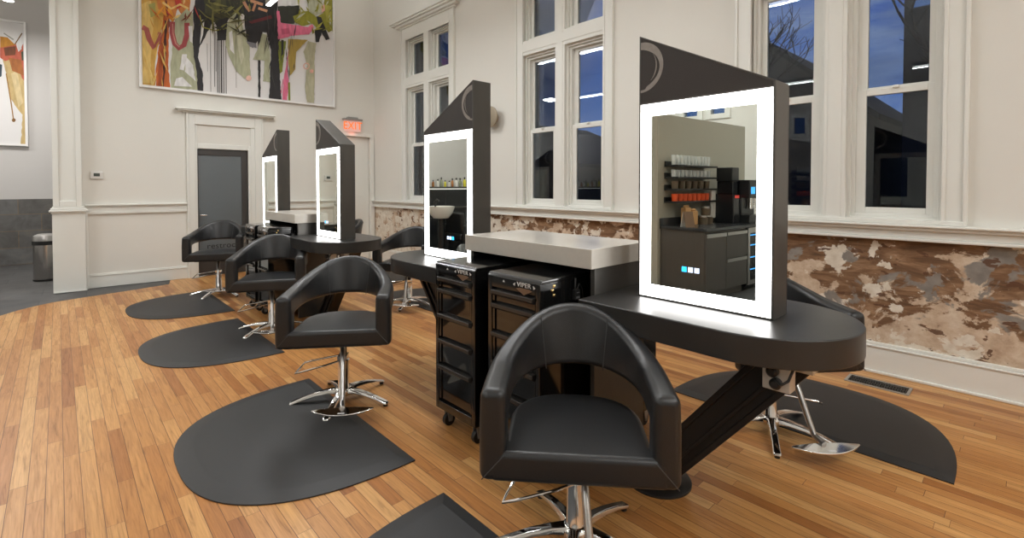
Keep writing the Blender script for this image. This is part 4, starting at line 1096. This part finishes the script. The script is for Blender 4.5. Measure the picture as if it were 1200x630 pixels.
for i in range(6):
    bottle(SX+.28-.085*i, SY+.22, .985, .17, .03, ['bottle_a','bottle_b','bottle_c'][i % 3], 'hair product bottle on the lower back bar shelf', 'bottles on the lower shelf')
t = thing('shampoo_chair', 'black reclining shampoo chair with white ceramic bowl at the back bar', 'chair', (SX,SY-.6,0), 0)
bw = MB(); R_ = []
for k, (r_, z) in enumerate([(.05,.78),(.16,.80),(.24,.90),(.28,1.01),(.285,1.04),(.262,1.04),(.22,.94),(.12,.86),(.0,.85)]): R_.append((r_,z))
bw.lathe(R_, n=32); b_ = bw.build('bowl', M['ceramic'], t, smooth=True, loc=(-.02,.1,0))
q = MB(); q.cyl((-.02,.30,.9),(-.02,.30,1.14),.02,12); q.tube([(-.02,.30,1.12),(-.02,.24,1.18),(-.02,.16,1.14)], .015, 10); q.build('faucet', M['black_plastic'], t, smooth=True)
q = MB(); q.cyl((-.02,.1,0),(-.02,.1,.80),.08,20); q.build('pedestal', M['machine'], t, smooth=True)
q = MB(); q.box(-.80,-.24,-.28,.28,.34,.48); q.build('seat', M['leather'], t, bevel=.03)
q = MB(); q.prism([(-.30,.40),(-.42,.40),(-.34,.92),(-.22,.90)], -.27, .27, 'y'); q.build('backrest', M['leather'], t, bevel=.03)
for s in (-1,1):
    q = MB(); a, b = sorted((s*.28,s*.36)); q.box(-.78,-.26,a,b,.3,.66); q.build('armrest', M['leather'], t, bevel=.03)
q = MB(); q.box(-.7,-.28,-.2,.2,0,.34); q.build('base', M['machine'], t, bevel=.01)

# ------------------------------------------------------------------ outdoors beyond the windows
g = MB(); g.box(5.3,60,-30,60,-.9,-.6); g.build('ground_outside', M['ground_out'], kind='structure')
def house(label, x, y, w_, d_, h, rh, rz, wins):
    t = thing('house', label, 'house', (x,y,-.6), rz, 'houses outside the windows')
    q = MB(); q.box(-d_/2,d_/2,-w_/2,w_/2,0,h); q.prism([(-w_/2,h),(w_/2,h),(0,h+rh)], -d_/2, d_/2, 'x'); q.build('walls', M['brick_far'], t)
    q = MB()
    for s in (-1,1):
        k = rh/(w_/2); e = .35
        q.prism([(s*(w_/2+e),h-k*e),(s*(w_/2+e),h-k*e+.15),(0,h+rh+.15),(0,h+rh)], -d_/2-e, d_/2+e, 'x')
    q.build('roof', M['roof_far'], t)
    for yy, zz, ww, hh in wins:
        q = MB(); q.box(-d_/2-.05,-d_/2+.02,yy-ww/2,yy+ww/2,zz,zz+hh); q.build('window', M['far_window'], t)
M['far_window'] = mat('far_house_window', (.05,.08,.16), .1, emit=(.15,.28,.6), estr=.35)
house('dark brick house with a row of small high windows beyond the right window', 17, -.7, 6.0, 8, 10.5, 2.5, 0, [(2.7,5.75,.3,.13),(2.35,5.8,.22,.13),(2.08,5.8,.2,.13)])
house('low dark gabled house beyond the left sash of the right window', 19, 5.9, 5, 8, 4.0, 2.2, 0, [])
house('low dark gabled house beyond the middle window', 19, 20, 12, 9, 3.0, 2.4, 0, [])
house('dark gabled house beyond the far window', 15, 33, 10, 9, 9.0, 4, 0, [(-2,5,.9,1.2)])
def tree(x, y, h, seed, label):
    rn = random.Random(seed); q = MB()
    def grow(p, d, l, r, dep):
        pts = [p]; rs = [r]; 
        for i in range(3):
            d = (d+Vector((rn.uniform(-.2,.2),rn.uniform(-.2,.2),rn.uniform(-.05,.15)))).normalized(); p = p+d*l/3; pts.append(p); rs.append(r*(1-.25*(i+1)/3))
        q.tube(pts, rs, 5 if dep < 3 else 3, caps=False)
        if dep >= 6: return
        for k in range(rn.choice((2,3,3)) if dep < 5 else 3):
            nd = (d+Vector((rn.uniform(-.8,.8),rn.uniform(-.8,.8),rn.uniform(-.25,.6)))).normalized(); grow(p if k < 2 else pts[2], nd, l*rn.uniform(.62,.8), r*.62, dep+1)
    grow(Vector((0,0,0)), Vector((0,0,1)), h*.3, h*.016, 0)
    o = q.build('bare_tree', M['bark'], loc=(x,y,-.6)); tag(o, label, 'tree', 'bare trees outside')
tree(10.5, 3.5, 6.8, 3, 'bare leafless tree against the blue dusk sky in the left sash of the right window')
tree(9.2, .9, 6.6, 8, 'bare tree with twigs crossing the right sash of the right window')

# ------------------------------------------------------------------ lamps
def pendant(x, y, z, L, label, e):
    t = thing('linear_pendant', label, 'light', (x,y,z), .03, 'linear pendant lights')
    q = MB(); q.box(-.035,.035,-L/2,L/2,.012,.085); q.build('housing', M['grey_metal'], t, bevel=.004)
    q = MB(); q.box(-.026,.026,-L/2,L/2,0,.012); q.build('diffuser', M['led'], t)
    q = MB(); q.cyl((0,-L/2+.2,.085),(0,-L/2+.2,CEIL-z),.002,6); q.cyl((0,L/2-.2,.085),(0,L/2-.2,CEIL-z),.002,6); q.build('cable', M['black_plastic'], t)
    cu = bpy.data.lights.new('pendant_lamp', 'AREA'); cu.shape = 'RECTANGLE'; cu.size = .06; cu.size_y = L; cu.energy = e; cu.color = (.968,.99,1)
    lo = bpy.data.objects.new('pendant_lamp', cu); COL.objects.link(lo); lo.location = (x,y,z-.03); lo.rotation_euler = (0,0,.03)
    cu = bpy.data.lights.new('pendant_uplight', 'AREA'); cu.shape = 'RECTANGLE'; cu.size = .06; cu.size_y = L; cu.energy = e*.8; cu.color = (.968,.99,1)
    lo = bpy.data.objects.new('pendant_uplight', cu); COL.objects.link(lo); lo.location = (x,y,z+.12); lo.rotation_euler = (PI,0,.03)
EN = 47
for x, y, lab in ((2.02,6.45,'bright linear pendant light whose end shows over the large painting'),(2.1,3.1,'linear pendant light above the near island'),
    (-1.7,8.0,'linear pendant light by the shampoo corner'),(-3.9,4.3,'linear pendant light in front of the coffee bar'),(-3.9,.6,'linear pendant light at the left wall'),
    (.5,-2.4,'linear pendant light behind the camera'),(2.7,-2.6,'linear pendant light behind the camera on the window side')):
    pendant(x, y, 4.0, 2.1, lab, EN)
t = thing('ceiling_spot', 'small bright ceiling spot at the top left corner of the photo', 'light', (-.86,11.0,4.36))
q = MB(); q.lathe([(0,0),(.07,0),(.08,.01),(.08,.16),(0,.16)], n=20); q.build('can', M['art_frame'], t, smooth=True)
q = MB(); q.lathe([(0,-.004),(.06,-.004),(.06,.0)], n=20); q.build('lens', M['led'], t)
q = MB(); q.cyl((0,0,.16),(0,0,CEIL-4.36),.012,8); q.build('stem', M['art_frame'], t)
for x, y in ((-.9,11.0),(-3,11)):
    cu = bpy.data.lights.new('spot_lamp', 'AREA'); cu.size = .5; cu.energy = 62; cu.color = (1,.98,.95)
    lo = bpy.data.objects.new('spot_lamp', cu); COL.objects.link(lo); lo.location = (x,y,4.35)

# ------------------------------------------------------------------ dusk sky
wd = bpy.data.worlds.new('dusk'); S.world = wd; wd.use_nodes = True
nt = wd.node_tree; N = nt.nodes; L = nt.links
tc = N.new('ShaderNodeTexCoord'); sp = N.new('ShaderNodeSeparateXYZ'); L.new(tc.outputs['Generated'], sp.inputs[0])
grad = ramp(nt, sp.outputs['Z'], [(0,(.10,.15,.26)),(.12,(.09,.17,.42)),(.3,(.03,.09,.34)),(.6,(.015,.05,.24)),(1,(.01,.03,.14))])
cl = noise(nt, mapping(nt, tc.outputs['Generated'], (1.5,1.5,6)), 2.4, 7, .6, .4)
sky = mixc(nt, ramp(nt, cl, [(.5,(0,0,0)),(.72,(.75,.75,.75))]), grad, (.22,.29,.42))
dk = noise(nt, mapping(nt, tc.outputs['Generated'], (1.2,1.2,5), loc=(4,1,2)), 2.0, 6, .55, .3)
sky = mixc(nt, ramp(nt, dk, [(.5,(0,0,0)),(.7,(.6,.6,.6))]), sky, (.03,.045,.09))
L.new(sky, N['Background'].inputs['Color']); N['Background'].inputs['Strength'].default_value = .95

# ------------------------------------------------------------------ view
S.view_settings.view_transform = 'Standard'; S.view_settings.look = 'None'; S.view_settings.exposure = 0; S.view_settings.gamma = 1
S.cycles.use_denoising = True; S.cycles.use_adaptive_sampling = False; S.cycles.max_bounces = 10; S.cycles.diffuse_bounces = 5; S.cycles.glossy_bounces = 5; S.cycles.transparent_max_bounces = 8
S.cycles.sample_clamp_indirect = 6; S.cycles.caustics_reflective = False; S.cycles.caustics_refractive = False
